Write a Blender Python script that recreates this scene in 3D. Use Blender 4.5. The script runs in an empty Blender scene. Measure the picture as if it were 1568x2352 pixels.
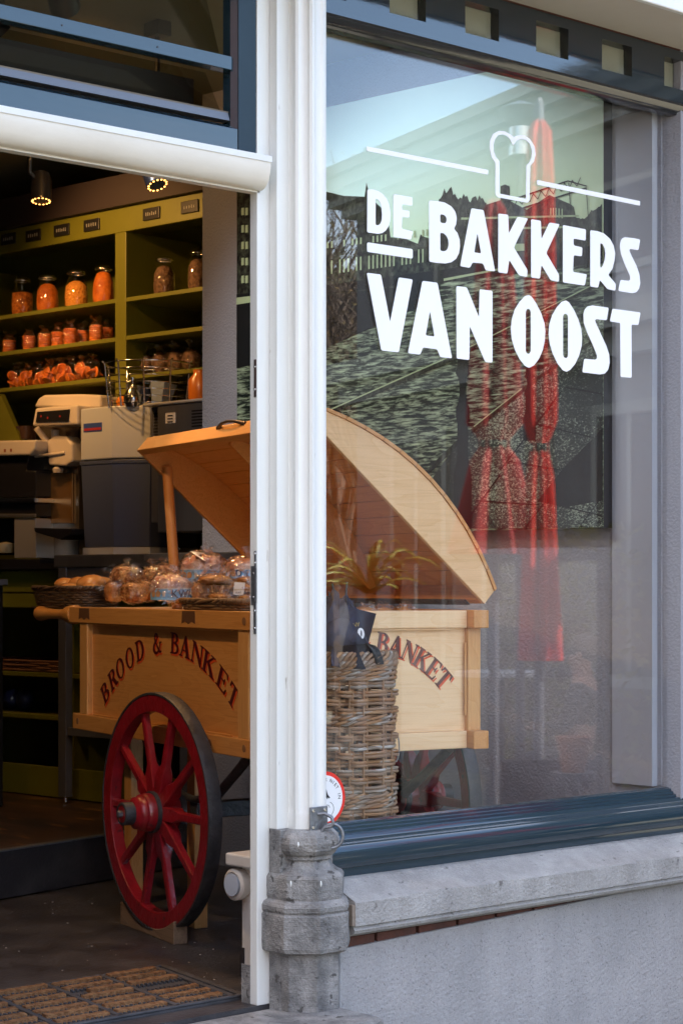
import bpy, math, random
from mathutils import Vector, Matrix
random.seed(7)
sc = bpy.context.scene
# ------------------------------------------------------------------ camera
FP = 4500.0                                   # focal length in pixels of a 1568x2352 picture
TH = math.atan(5066 / FP)                     # angle between the view axis and the shop front
F = Vector((math.cos(TH), math.sin(TH), 0)); R = Vector((math.sin(TH), -math.cos(TH), 0))
C = Vector((-3.8328, -4.7038, 1.3))
cd = bpy.data.cameras.new('camera'); cam = bpy.data.objects.new('camera', cd); sc.collection.objects.link(cam)
cam.location = C; cam.rotation_euler = (math.radians(90), 0, TH - math.pi / 2)
cd.sensor_width = 36; cd.lens = FP / 2352 * 36; cd.shift_y = 169 / 2352
cd.clip_start = 0.05; cd.clip_end = 500
cd.dof.use_dof = True; cd.dof.focus_distance = 6.5; cd.dof.aperture_fstop = 13
sc.camera = cam
# ------------------------------------------------------------------ light
SUN_EL, SUN_AZ = math.radians(46), math.radians(55)      # azimuth measured from +X towards +Y (behind the shop)
w = bpy.data.worlds.new('World'); sc.world = w; w.use_nodes = True
nt = w.node_tree; bg = nt.nodes['Background']
sky = nt.nodes.new('ShaderNodeTexSky'); sky.sky_type = 'NISHITA'; sky.sun_disc = False
sky.sun_elevation = SUN_EL; sky.sun_rotation = math.pi / 2 - SUN_AZ
sky.air_density = 1.0; sky.dust_density = 1.5; sky.ozone_density = 1.5
tc = nt.nodes.new('ShaderNodeTexCoord'); mp = nt.nodes.new('ShaderNodeMapping'); mp.inputs['Scale'].default_value = (1, 1, 2.2)
cn = nt.nodes.new('ShaderNodeTexNoise'); cn.inputs['Scale'].default_value = 1.7; cn.inputs['Detail'].default_value = 6
cr = nt.nodes.new('ShaderNodeValToRGB'); cr.color_ramp.elements[0].position = .41; cr.color_ramp.elements[1].position = .68
cm = nt.nodes.new('ShaderNodeMixRGB'); cm.inputs[2].default_value = (7.2, 6.9, 6.8, 1)
nt.links.new(tc.outputs['Generated'], mp.inputs['Vector']); nt.links.new(mp.outputs[0], cn.inputs['Vector'])
# the cloud bank thins out towards the far side of the street
dp_ = nt.nodes.new('ShaderNodeVectorMath'); dp_.operation = 'DOT_PRODUCT'; dp_.inputs[1].default_value = (.62, -.74, .26)
dr_ = nt.nodes.new('ShaderNodeMapRange'); dr_.inputs['From Min'].default_value = .45; dr_.inputs['From Max'].default_value = .95; dr_.inputs['To Min'].default_value = 0; dr_.inputs['To Max'].default_value = -.17
ad_ = nt.nodes.new('ShaderNodeMath'); ad_.operation = 'ADD'
nt.links.new(tc.outputs['Generated'], dp_.inputs[0]); nt.links.new(dp_.outputs['Value'], dr_.inputs['Value']); nt.links.new(dr_.outputs[0], ad_.inputs[1])
nt.links.new(cn.outputs['Fac'], ad_.inputs[0]); nt.links.new(ad_.outputs[0], cr.inputs[0]); nt.links.new(cr.outputs[0], cm.inputs[0]); nt.links.new(sky.outputs[0], cm.inputs[1])
nt.links.new(cm.outputs[0], bg.inputs[0]); bg.inputs[1].default_value = 0.15
sd_ = bpy.data.lights.new('sun', 'SUN'); sd_.energy = 4.2; sd_.angle = math.radians(.5); sd_.color = (1, .95, .87)
sun = bpy.data.objects.new('sun', sd_); sc.collection.objects.link(sun)
sv = Vector((math.cos(SUN_EL) * math.cos(SUN_AZ), math.cos(SUN_EL) * math.sin(SUN_AZ), math.sin(SUN_EL)))
sun.rotation_euler = sv.to_track_quat('Z', 'Y').to_euler(); sun.location = (8, 8, 12)
sc.view_settings.view_transform = 'Standard'; sc.view_settings.look = 'None'
sc.view_settings.exposure = 2.4; sc.view_settings.gamma = 1
sc.cycles.use_denoising = True
sc.cycles.max_bounces = 9; sc.cycles.transparent_max_bounces = 24; sc.cycles.diffuse_bounces = 4
sc.cycles.caustics_reflective = False; sc.cycles.caustics_refractive = False

# ------------------------------------------------------------------ measuring: picture point -> point of a plane
def ray(x, y): return F + R * ((x - 784) / FP) + Vector((0, 0, (1345 - y) / FP))
def plane(x, y, P, N):
    r = ray(x, y); return C + r * ((Vector(P) - C).dot(Vector(N)) / r.dot(Vector(N)))
def on_y(x, y, Y): return plane(x, y, (0, Y, 0), (0, 1, 0))
def at_depth(x, y, d): return C + ray(x, y) * d
def mirrored(x, y, d):                     # where a thing stands that the window shows reflected
    p = at_depth(x, y, d); return Vector((p.x, .12 - p.y, p.z))
CART = Vector((.434, .585, 0)); CA = math.radians(-12.715)
ce = Vector((math.cos(CA), math.sin(CA), 0)); cl = Vector((-math.sin(CA), math.cos(CA), 0))
WALL = Vector((2.052, .12, 0)); WA = math.radians(6.308)
wn = Vector((math.cos(WA), math.sin(WA), 0)); wl = Vector((-math.sin(WA), math.cos(WA), 0))
def on_wall(x, y, n=0.0):                  # local (n, w, z) of the long inner wall
    p = plane(x, y, WALL + wn * n, wn); return ((p - WALL).dot(wl), p.z)
def on_cart(x, y, e=.12):
    p = plane(x, y, CART + ce * e, ce); return ((p - CART).dot(cl), p.z)

# ------------------------------------------------------------------ materials
MATS = {}
def _n(nt, t, **k):
    n = nt.nodes.new(t)
    for a, b in k.items():
        if a in n.inputs.keys(): n.inputs[a].default_value = b
        else: setattr(n, a, b)
    return n
def mat(name, col, rough=.5, metal=0, var=None, vscale=6, vmix=.5, bump=0, bscale=40, stretch=(1, 1, 1), coat=0, spec=.5,
        emit=None, estr=0, detail=6, grain=0, gscale=260, tool=0, streak=0, rvar=0, dots=None, dscale=60, dth=.62, alpha=None, trans=0):
    if name in MATS: return MATS[name]
    m = bpy.data.materials.new(name); m.use_nodes = True; nt = m.node_tree; L = nt.links.new
    b = nt.nodes['Principled BSDF']; c4 = (*col, 1)
    b.inputs['Base Color'].default_value = c4; b.inputs['Roughness'].default_value = rough; b.inputs['Metallic'].default_value = metal
    b.inputs['Coat Weight'].default_value = coat; b.inputs['Coat Roughness'].default_value = .05; b.inputs['Specular IOR Level'].default_value = spec
    b.inputs['Transmission Weight'].default_value = trans
    if emit: b.inputs['Emission Color'].default_value = (*emit, 1); b.inputs['Emission Strength'].default_value = estr
    tc = nt.nodes.new('ShaderNodeTexCoord'); mp = nt.nodes.new('ShaderNodeMapping'); mp.inputs['Scale'].default_value = stretch
    L(tc.outputs['Object'], mp.inputs['Vector']); last = None
    if var:
        n = _n(nt, 'ShaderNodeTexNoise', Scale=vscale, Detail=detail, Roughness=.62); L(mp.outputs[0], n.inputs['Vector'])
        r = nt.nodes.new('ShaderNodeValToRGB'); r.color_ramp.elements[0].position = .5 - .22 * (1.3 - vmix); r.color_ramp.elements[1].position = .5 + .22 * (1.3 - vmix)
        r.color_ramp.elements[0].color = c4; r.color_ramp.elements[1].color = (*var, 1); L(n.outputs['Fac'], r.inputs[0]); last = r.outputs[0]
        if rvar:
            mr = nt.nodes.new('ShaderNodeMapRange'); mr.inputs['To Min'].default_value = max(.02, rough - rvar); mr.inputs['To Max'].default_value = rough + rvar
            L(n.outputs['Fac'], mr.inputs['Value']); L(mr.outputs[0], b.inputs['Roughness'])
    if dots:
        n2 = _n(nt, 'ShaderNodeTexNoise', Scale=dscale, Detail=3); L(mp.outputs[0], n2.inputs['Vector'])
        r2 = nt.nodes.new('ShaderNodeValToRGB'); r2.color_ramp.elements[0].position = dth; r2.color_ramp.elements[1].position = dth + .06
        L(n2.outputs['Fac'], r2.inputs[0]); mx = nt.nodes.new('ShaderNodeMixRGB'); L(r2.outputs[0], mx.inputs[0])
        mx.inputs[1].default_value = c4; mx.inputs[2].default_value = (*dots, 1)
        if last: L(last, mx.inputs[1])
        last = mx.outputs[0]
    if streak:                                           # rain and dirt runs: broad upright marks
        mps = nt.nodes.new('ShaderNodeMapping'); mps.inputs['Scale'].default_value = (9, 9, .9); L(tc.outputs['Object'], mps.inputs['Vector'])
        ns = _n(nt, 'ShaderNodeTexNoise', Scale=1, Detail=6, Roughness=.7); L(mps.outputs[0], ns.inputs['Vector'])
        rs = nt.nodes.new('ShaderNodeMapRange'); rs.inputs['From Min'].default_value = .35; rs.inputs['From Max'].default_value = .65; rs.inputs['To Min'].default_value = 1 - streak; rs.inputs['To Max'].default_value = 1
        L(ns.outputs['Fac'], rs.inputs['Value']); ms = nt.nodes.new('ShaderNodeMixRGB'); ms.blend_type = 'MULTIPLY'; ms.inputs[0].default_value = 1; ms.inputs[1].default_value = c4
        if last: L(last, ms.inputs[1])
        L(rs.outputs[0], ms.inputs[2]); last = ms.outputs[0]
    if grain:
        ng = _n(nt, 'ShaderNodeTexNoise', Scale=gscale, Detail=4, Roughness=.8); L(tc.outputs['Object'], ng.inputs['Vector'])
        rg = nt.nodes.new('ShaderNodeMapRange'); rg.inputs['From Min'].default_value = .3; rg.inputs['From Max'].default_value = .7; rg.inputs['To Min'].default_value = 1 - grain; rg.inputs['To Max'].default_value = 1 + grain
        L(ng.outputs['Fac'], rg.inputs['Value']); mg = nt.nodes.new('ShaderNodeMixRGB'); mg.blend_type = 'MULTIPLY'; mg.inputs[0].default_value = 1; mg.inputs[1].default_value = c4
        if last: L(last, mg.inputs[1])
        L(rg.outputs[0], mg.inputs[2]); last = mg.outputs[0]
    if last: L(last, b.inputs['Base Color'])
    if bump:
        n3 = _n(nt, 'ShaderNodeTexNoise', Scale=bscale, Detail=5); L(mp.outputs[0], n3.inputs['Vector'])
        bp = nt.nodes.new('ShaderNodeBump'); bp.inputs['Strength'].default_value = min(1, bump); bp.inputs['Distance'].default_value = .01 * max(1, bump)
        L(n3.outputs['Fac'], bp.inputs['Height']); L(bp.outputs[0], b.inputs['Normal'])
        if tool:
            wv = _n(nt, 'ShaderNodeTexWave', Scale=tool, Distortion=1.5); wv.bands_direction = 'Z'; L(tc.outputs['Object'], wv.inputs['Vector'])
            b2 = nt.nodes.new('ShaderNodeBump'); b2.inputs['Strength'].default_value = .18; b2.inputs['Distance'].default_value = .002; L(wv.outputs['Fac'], b2.inputs['Height']); L(bp.outputs[0], b2.inputs['Normal']); L(b2.outputs[0], b.inputs['Normal'])
    MATS[name] = m; return m
def clear(name, ior=1.45, tint=(1, 1, 1), base=0.0, rough=0.0, bump=0, bscale=30, gcol=(1, 1, 1)):   # clear glass or film: see-through plus a real Fresnel reflection
    if name in MATS: return MATS[name]
    m = bpy.data.materials.new(name); m.use_nodes = True; nt = m.node_tree; L = nt.links.new
    nt.nodes.remove(nt.nodes['Principled BSDF']); out = nt.nodes['Material Output']
    t = nt.nodes.new('ShaderNodeBsdfTransparent'); t.inputs[0].default_value = (*tint, 1)
    g = nt.nodes.new('ShaderNodeBsdfGlossy'); g.inputs['Roughness'].default_value = rough; g.inputs[0].default_value = (*gcol, 1)
    fr = nt.nodes.new('ShaderNodeFresnel'); fr.inputs[0].default_value = ior
    ge = nt.nodes.new('ShaderNodeNewGeometry'); mi = nt.nodes.new('ShaderNodeMix'); mi.data_type = 'FLOAT'; mi.inputs[2].default_value = ior; mi.inputs[3].default_value = 1 / ior
    L(ge.outputs['Backfacing'], mi.inputs[0]); L(mi.outputs[0], fr.inputs[0])      # the same reflection from either side of a thin pane
    mx = nt.nodes.new('ShaderNodeMixShader'); fac = fr.outputs[0]
    if base:
        ad = nt.nodes.new('ShaderNodeMath'); ad.operation = 'ADD'; ad.use_clamp = True; ad.inputs[1].default_value = base; L(fac, ad.inputs[0]); fac = ad.outputs[0]
    L(fac, mx.inputs[0]); L(t.outputs[0], mx.inputs[1]); L(g.outputs[0], mx.inputs[2]); L(mx.outputs[0], out.inputs[0])
    if bump:
        tc = nt.nodes.new('ShaderNodeTexCoord'); n = _n(nt, 'ShaderNodeTexNoise', Scale=bscale, Detail=3); L(tc.outputs['Object'], n.inputs['Vector'])
        bp = nt.nodes.new('ShaderNodeBump'); bp.inputs['Strength'].default_value = 1; bp.inputs['Distance'].default_value = bump
        L(n.outputs['Fac'], bp.inputs['Height']); L(bp.outputs[0], g.inputs['Normal']); L(bp.outputs[0], fr.inputs['Normal'])
    MATS[name] = m; return m
def wood(name, c1, c2, c3, axis=1, scale=1.0, rough=.4, coat=.15):
    if name in MATS: return MATS[name]
    m = bpy.data.materials.new(name); m.use_nodes = True; nt = m.node_tree; L = nt.links.new; b = nt.nodes['Principled BSDF']
    tc = nt.nodes.new('ShaderNodeTexCoord'); mp = nt.nodes.new('ShaderNodeMapping'); s = [9 * scale] * 3; s[axis] = 1.3 * scale; mp.inputs['Scale'].default_value = s
    L(tc.outputs['Object'], mp.inputs['Vector'])
    n1 = _n(nt, 'ShaderNodeTexNoise', Scale=1.1, Detail=2, Distortion=.6); L(mp.outputs[0], n1.inputs['Vector'])
    mu = nt.nodes.new('ShaderNodeMath'); mu.operation = 'MULTIPLY'; mu.inputs[1].default_value = 9; L(n1.outputs['Fac'], mu.inputs[0])
    fr = nt.nodes.new('ShaderNodeMath'); fr.operation = 'FRACT'; L(mu.outputs[0], fr.inputs[0])
    r1 = nt.nodes.new('ShaderNodeValToRGB'); r1.color_ramp.elements[0].color = (*c1, 1); r1.color_ramp.elements[1].color = (*c2, 1); L(fr.outputs[0], r1.inputs[0])
    e = r1.color_ramp.elements.new(.12); e.color = tuple((c1[i] + c2[i]) / 2 for i in range(3)) + (1,)
    mp2 = nt.nodes.new('ShaderNodeMapping'); s2 = [160] * 3; s2[axis] = 5; mp2.inputs['Scale'].default_value = s2; L(tc.outputs['Object'], mp2.inputs['Vector'])
    n2 = _n(nt, 'ShaderNodeTexNoise', Scale=1, Detail=4); L(mp2.outputs[0], n2.inputs['Vector'])
    mx = nt.nodes.new('ShaderNodeMixRGB'); mx.inputs[2].default_value = (*c3, 1)
    r2 = nt.nodes.new('ShaderNodeValToRGB'); r2.color_ramp.elements[0].position = .5; r2.color_ramp.elements[1].position = .8; r2.color_ramp.elements[1].color = (.6, .6, .6, 1)
    L(n2.outputs['Fac'], r2.inputs[0]); L(r2.outputs[0], mx.inputs[0]); L(r1.outputs[0], mx.inputs[1]); L(mx.outputs[0], b.inputs['Base Color'])
    b.inputs['Roughness'].default_value = rough; b.inputs['Coat Weight'].default_value = coat; b.inputs['Coat Roughness'].default_value = .2
    bp = nt.nodes.new('ShaderNodeBump'); bp.inputs['Strength'].default_value = .25; bp.inputs['Distance'].default_value = .002; L(n2.outputs['Fac'], bp.inputs['Height']); L(bp.outputs[0], b.inputs['Normal'])
    MATS[name] = m; return m

WHITE = mat('white_paint', (.76, .775, .76), .35, streak=.05, var=(.71, .725, .71), vscale=3, bump=.18, bscale=22, stretch=(1.5, 1.5, .35), coat=.15, dots=(.42, .40, .36), dscale=26, dth=.735, grain=.03)
CREAM = mat('cream_paint', (.76, .73, .66), .3, var=(.66, .62, .54), vscale=5, stretch=(.4, 1, 1), bump=.2, bscale=14, coat=.2)
BLUE = mat('blue_gloss_paint', (.014, .034, .050), .10, bump=.07, bscale=7, stretch=(.35, 1, 1.6), coat=.6, rvar=.04, var=(.017, .038, .055), vscale=20)
BLUES = mat('blue_sill_paint', (.014, .034, .050), .11, bump=.01, bscale=3, stretch=(.6, 1, 1), coat=.45, spec=.5)
BLUE_SHADED = mat('blue_paint_shaded', (.012, .028, .042), .3, coat=0, spec=.3, var=(.015, .032, .048), vscale=20)  # same blue, darker and duller: a weaker reflection put into the paint
BEAMP = mat('dark_beam_paint', (.009, .020, .032), .07, bump=.10, bscale=11, stretch=(.35, 1, 1), coat=1)
BLACKP = mat('black_gloss_paint', (.008, .010, .013), .15, bump=.15, bscale=16, coat=.8)
STONE = mat('grey_bluestone', (.15, .147, .147), .85, var=(.33, .32, .31), vscale=11, vmix=.75, bump=.7, bscale=120, dots=(.085, .08, .075), dscale=34, dth=.63, detail=12, grain=.22, tool=55, streak=.25)
LEDGE = mat('ledge_stone', (.33, .32, .31), .85, var=(.40, .39, .38), vscale=8, vmix=.7, bump=.7, bscale=110, dots=(.17, .16, .155), dscale=30, dth=.66, detail=12, grain=.20, streak=.22)
GRAN = mat('grey_render', (.34, .335, .34), .85, var=(.40, .39, .395), vscale=3, vmix=.7, grain=.14, gscale=180, streak=.12, bump=.6, bscale=90, dots=(.24, .235, .24), dscale=120, dth=.63, detail=9)
BRICK = mat('red_brick', (.13, .045, .03), .9, var=(.07, .035, .028), vscale=12, bump=.6)
PANE = clear('window_glass', 1.52); PANE2 = clear('reflection_glass', 1.3)
DGLASS = clear('transom_glass', 1.5, tint=(.75, .76, .72))
OAK = wood('oak_boards', (.56, .245, .058), (.63, .30, .085), (.40, .155, .03), 1)  # same oak, deeper orange: warm dim light tinted into the colour
OAKX_LIT = wood('oak_cross_window_lit', (.84, .56, .29), (.88, .63, .36), (.70, .43, .20), 0)  # paler copy of the oak: window light put into the colour
OAKZ = wood('oak_post', (.60, .29, .085), (.67, .36, .12), (.44, .19, .05), 2, 1.6)
BEECH = wood('beech_stick', (.50, .20, .06), (.56, .25, .08), (.40, .15, .04), 2)
ROUGHW = wood('rough_pine', (.17, .105, .065), (.24, .16, .10), (.06, .04, .028), 1, rough=.8, coat=0)
RED = mat('red_gloss_paint', (.32, .010, .018), .34, var=(.19, .007, .012), vscale=14, coat=.35, bump=.3, bscale=45, rvar=.12, dots=(.09, .012, .014), dscale=30, dth=.66, grain=.12)
IRON = mat('black_iron', (.030, .032, .038), .5, metal=.3, var=(.075, .075, .08), vscale=14, bump=.4, bscale=60, rvar=.12)
STEEL = mat('galvanised_iron', (.16, .17, .19), .42, metal=.75, var=(.24, .25, .27), vscale=30, bump=.25, bscale=90)
CHROME = mat('polished_steel', (.62, .62, .62), .18, metal=1)
STAIN = mat('stainless_steel', (.40, .40, .42), .33, metal=.85, var=(.32, .32, .34), vscale=8, stretch=(1, 1, .1))
PLAST = mat('grey_plaster', (.27, .28, .325), .9, var=(.30, .31, .35), vscale=2, bump=.55, bscale=95, grain=.06)
DARKC = mat('dark_ceiling', (.07, .055, .05), .9, bump=.2)
RUBF = mat('black_rubber_floor', (.026, .025, .030), .42, var=(.05, .048, .052), vscale=3.5, vmix=.9, bump=.3, bscale=60, dots=(.16, .14, .12), dscale=38, dth=.74, rvar=.14, detail=9)
VINYL = mat('worn_wood_floor', (.065, .032, .018), .45, var=(.020, .014, .014), vscale=3, vmix=.95, stretch=(1, .35, 1), dots=(.15, .075, .03), dscale=9, dth=.6, rvar=.15)
GREEN = mat('olive_green_paint', (.145, .150, .012), .5, var=(.115, .12, .010), vscale=2, bump=.1)
GREEND = mat('shelf_back_green', (.15, .155, .014), .6)
SIGNB = mat('black_sign', (.012, .012, .014), .4)
OFFW = mat('off_white_plastic', (.62, .55, .48), .35, coat=.2)
LGREY = mat('light_grey_plastic', (.50, .53, .57), .4)
BGREY = mat('blue_grey_plastic', (.065, .085, .16), .4, coat=.15)
BLACK = mat('black_plastic', (.012, .012, .016), .3)
NAVY = mat('navy_cloth', (.010, .017, .045), .62, var=(.014, .022, .055), vscale=30, bump=.2, bscale=200)
LETW = mat('white_vinyl', (.88, .89, .92), .45)
INKR = mat('dark_red_lettering', (.085, .008, .012), .35, coat=.3)
INKO = mat('orange_lettering', (.70, .085, .018), .4)
CRUST = mat('bread_crust', (.58, .21, .055), .5, var=(.74, .40, .16), vscale=16, vmix=.8, bump=1, bscale=55)
CRUSTD = mat('dark_crust', (.42, .13, .035), .45, var=(.72, .36, .13), vscale=26, vmix=.9, bump=1.6, bscale=60, dots=(.55, .38, .22), dscale=60, dth=.64)
ROLL = mat('glazed_roll', (.52, .19, .045), .25, var=(.72, .38, .13), vscale=9, coat=.5)
FLOUR = mat('sugared_crust', (.48, .16, .08), .5, var=(.78, .58, .48), vscale=13, vmix=.85, bump=1.2, bscale=50)
FILM = clear('clear_film', 1.4, tint=(.93, .93, .94), base=.09, rough=.04, bump=.02, bscale=34)
JARG = clear('jar_glass', 1.45, tint=(.9, .9, .88), base=.02)
BAND = mat('light_blue_band', (.26, .54, .85), .5)
CARD = mat('white_card', (.75, .73, .70), .6)
FOIL = mat('aluminium_foil', (.72, .72, .73), .22, metal=1, bump=.3, bscale=40)
BISC = mat('orange_biscuit', (.80, .22, .025), .6, var=(.52, .11, .012), vscale=18, vmix=.8, bump=.8, bscale=40)
NUTS = mat('grainy_filling', (.80, .25, .03), .7, var=(.46, .12, .012), vscale=45, vmix=1, bump=1.5, bscale=60)
DNUTS = mat('dark_filling', (.10, .05, .03), .7, var=(.20, .11, .07), vscale=45, vmix=1, bump=1.5, bscale=60)
WICK = mat('grey_willow', (.26, .20, .15), .65, var=(.34, .19, .095), vscale=4, stretch=(1, 1, 3))
WICKD = mat('dark_willow', (.060, .036, .022), .6, var=(.14, .085, .05), vscale=30, bump=.4)
WICKS = mat('brown_willow_stake', (.30, .15, .065), .6, var=(.36, .24, .14), vscale=20, bump=.4)
COIR = mat('brown_coir', (.25, .11, .04), .95, var=(.40, .21, .09), vscale=60, vmix=.9, bump=2, bscale=260, stretch=(1, .3, 1))
RUBB = mat('grey_rubber', (.030, .032, .038), .65, var=(.06, .06, .068), vscale=12, bump=.4, bscale=60)
STICKR = mat('red_sticker', (.75, .03, .02), .4); STICKW = mat('white_sticker', (.85, .85, .86), .4); INK = mat('black_ink', (.01, .01, .012), .5)
GOLD = mat('gold_ink', (.40, .29, .10), .5)
LED = mat('lit_lamp_rim', (.8, .4, .1), .4, emit=(1, .38, .08), estr=1.5)
ORANGE = mat('orange_peel', (.75, .22, .01), .45)
AWN = mat('white_awning', (.56, .52, .46), .6, var=(.50, .46, .40), vscale=2)
PAVE = mat('pavement_tiles', (.135, .125, .10), .85, var=(.20, .185, .13), vscale=2, bump=.4)

# ------------------------------------------------------------------ mesh tools
class MB:
    def __init__(s): s.v = []; s.f = []
    def add(s, vs, fs, M=None):
        k = len(s.v); s.v += [(M @ Vector(v)) if M else Vector(v) for v in vs]; s.f += [tuple(k + i for i in f) for f in fs]; return s
    def box(s, x0, x1, y0, y1, z0, z1, M=None):
        vs = [(x, y, z) for z in (z0, z1) for (x, y) in ((x0, y0), (x1, y0), (x1, y1), (x0, y1))]
        return s.add(vs, [(3, 2, 1, 0), (4, 5, 6, 7), (0, 1, 5, 4), (1, 2, 6, 5), (2, 3, 7, 6), (3, 0, 4, 7)], M)
    def prism(s, pts, a, b, axis='z', M=None):          # closed outline extruded from a to b
        n = len(pts)
        def P(p, t): return (p[0], p[1], t) if axis == 'z' else ((p[0], t, p[1]) if axis == 'y' else (t, p[0], p[1]))
        vs = [P(p, a) for p in pts] + [P(p, b) for p in pts]
        fs = [tuple(range(n - 1, -1, -1)), tuple(range(n, 2 * n))] + [(i, (i + 1) % n, n + (i + 1) % n, n + i) for i in range(n)]
        return s.add(vs, fs, M)
    def tube(s, path, r, n=8, closed=False, M=None, flat=1.0):
        path = [Vector(p) for p in path]; m = len(path); vs = []; fs = []; up = None
        for i, p in enumerate(path):
            a = path[i - 1] if (i > 0 or closed) else p; b = path[(i + 1) % m] if (i < m - 1 or closed) else p
            t = (b - a).normalized() if (b - a).length > 1e-9 else Vector((0, 0, 1))
            if up is None: up = t.orthogonal().normalized()
            up = (up - t * up.dot(t)); up = up.normalized() if up.length > 1e-6 else t.orthogonal().normalized()
            sd = t.cross(up); rr = r[i] if isinstance(r, (list, tuple)) else r
            vs += [p + (up * math.cos(k * 2 * math.pi / n) + sd * math.sin(k * 2 * math.pi / n) * flat) * rr for k in range(n)]
        for i in range(m if closed else m - 1):
            j = (i + 1) % m
            fs += [(i * n + k, i * n + (k + 1) % n, j * n + (k + 1) % n, j * n + k) for k in range(n)]
        if not closed: fs += [tuple(range(n - 1, -1, -1)), tuple((m - 1) * n + k for k in range(n))]
        return s.add(vs, fs, M)
    def lathe(s, prof, n=32, M=None, phase=0.0):         # profile of (radius, height) turned round z
        vs = []; fs = []
        for (r, z) in prof: vs += [(r * math.cos(phase + k * 2 * math.pi / n), r * math.sin(phase + k * 2 * math.pi / n), z) for k in range(n)]
        for i in range(len(prof) - 1): fs += [(i * n + k, i * n + (k + 1) % n, (i + 1) * n + (k + 1) % n, (i + 1) * n + k) for k in range(n)]
        fs += [tuple(range(n - 1, -1, -1)), tuple((len(prof) - 1) * n + k for k in range(n))]
        return s.add(vs, fs, M)
    def blob(s, rx, ry, rz, amp=.08, seed=0, nu=26, nv=15, M=None, flatten=None, freq=3.0, power=1.0):
        from mathutils import noise
        vs = []; fs = []; off = Vector((seed * 7.3, seed * 3.1, seed * 1.7))
        def sp(c): return math.copysign(abs(c) ** power, c)
        for j in range(nv + 1):
            a = -math.pi / 2 + math.pi * j / nv
            for i in range(nu):
                b = 2 * math.pi * i / nu; d = Vector((math.cos(a) * math.cos(b), math.cos(a) * math.sin(b), math.sin(a)))
                k = 1 + amp * (noise.noise(d * freq + off) + .5 * noise.noise(d * freq * 2.3 + off))
                z = sp(d.z) * rz * k
                if flatten is not None: z = max(z, -flatten)
                vs.append((sp(d.x) * rx * k, sp(d.y) * ry * k, z))
        for j in range(nv): fs += [(j * nu + i, j * nu + (i + 1) % nu, (j + 1) * nu + (i + 1) % nu, (j + 1) * nu + i) for i in range(nu)]
        return s.add(vs, fs, M)
    def build(s, name, m, parent=None, smooth=None, bevel=0, seg=2):
        me = bpy.data.meshes.new(name); me.from_pydata([tuple(v) for v in s.v], [], s.f); me.validate(); me.update()
        o = bpy.data.objects.new(name, me); sc.collection.objects.link(o)
        import bmesh
        bm = bmesh.new(); bm.from_mesh(me); bmesh.ops.recalc_face_normals(bm, faces=bm.faces); bm.to_mesh(me); bm.free()
        me.materials.append(m)
        if smooth is not None:
            me.polygons.foreach_set('use_smooth', [True] * len(me.polygons)); me.set_sharp_from_angle(angle=math.radians(smooth))
        if bevel:
            b = o.modifiers.new('bevel', 'BEVEL'); b.width = bevel; b.segments = seg; b.limit_method = 'ANGLE'; b.angle_limit = math.radians(40)
        if parent: o.parent = parent
        return o
def tag(o, label, cat=None, group=None, kind=None):
    if label: o['label'] = label
    if cat: o['category'] = cat
    if group: o['group'] = group
    if kind: o['kind'] = kind
    return o
def thing(name, label, cat, loc=(0, 0, 0), rz=0, group=None):
    o = bpy.data.objects.new(name, None); sc.collection.objects.link(o); o.empty_display_size = .05
    o.location = loc; o.rotation_euler = (0, 0, rz); return tag(o, label, cat, group)
def struct(o): o['kind'] = 'structure'; return o
def copy_tree(o, parent=None):
    c = o.copy(); sc.collection.objects.link(c); c.parent = parent
    for ch in list(o.children): copy_tree(ch, c)
    return c
def rounded(pts, r):
    out = []; n = len(pts)
    for i in range(n):
        a, p, b = (Vector(pts[i - 1]), Vector(pts[i]), Vector(pts[(i + 1) % n])); d1, d2 = a - p, b - p
        ang = d1.angle(d2, 3.1)
        if ang > math.radians(152): out.append(tuple(p)); continue
        q1 = p + d1.normalized() * min(r, d1.length * .35); q2 = p + d2.normalized() * min(r, d2.length * .35)
        out += [tuple(q1), tuple((q1 + q2) * .25 + p * .5), tuple(q2)]
    return out
def outline(name, loops, depth, m, parent, M):         # flat shape with holes, filled and given a thickness
    cu = bpy.data.curves.new(name, 'CURVE'); cu.dimensions = '2D'; cu.fill_mode = 'BOTH'; cu.extrude = depth / 2
    for lp in loops:
        sp = cu.splines.new('POLY'); sp.points.add(len(lp) - 1); sp.use_cyclic_u = True
        for i, p in enumerate(lp): sp.points[i].co = (p[0], p[1], 0, 1)
    return _tomesh(name, cu, m, parent, M)
def _tomesh(name, cu, m, parent, M):
    t = bpy.data.objects.new('tmp', cu); sc.collection.objects.link(t)
    me = bpy.data.meshes.new_from_object(t.evaluated_get(bpy.context.evaluated_depsgraph_get()))
    bpy.data.objects.remove(t); me.transform(M); me.materials.clear(); me.materials.append(m); me.name = name
    o = bpy.data.objects.new(name, me); sc.collection.objects.link(o); o.parent = parent; return o
def text(name, s, size, depth, m, parent, M, align='CENTER'):
    cu = bpy.data.curves.new(name, 'FONT'); cu.body = s; cu.size = size; cu.extrude = depth / 2; cu.align_x = align; cu.align_y = 'CENTER'
    return _tomesh(name, cu, m, parent, M)
def frame(o, x, y, z):                                  # matrix from an origin and three axes
    x, y, z = Vector(x), Vector(y), Vector(z)
    return Matrix(((x.x, y.x, z.x, o[0]), (x.y, y.y, z.y, o[1]), (x.z, y.z, z.z, o[2]), (0, 0, 0, 1)))
T = Matrix.Translation
def RZ(a): return Matrix.Rotation(a, 4, 'Z')
def RX(a): return Matrix.Rotation(a, 4, 'X')
def RY(a): return Matrix.Rotation(a, 4, 'Y')
# ================================================================== THE SETTING
struct(MB().box(-60, 60, -60, 60, -.52, -.42).build('pavement', PAVE))
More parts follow.
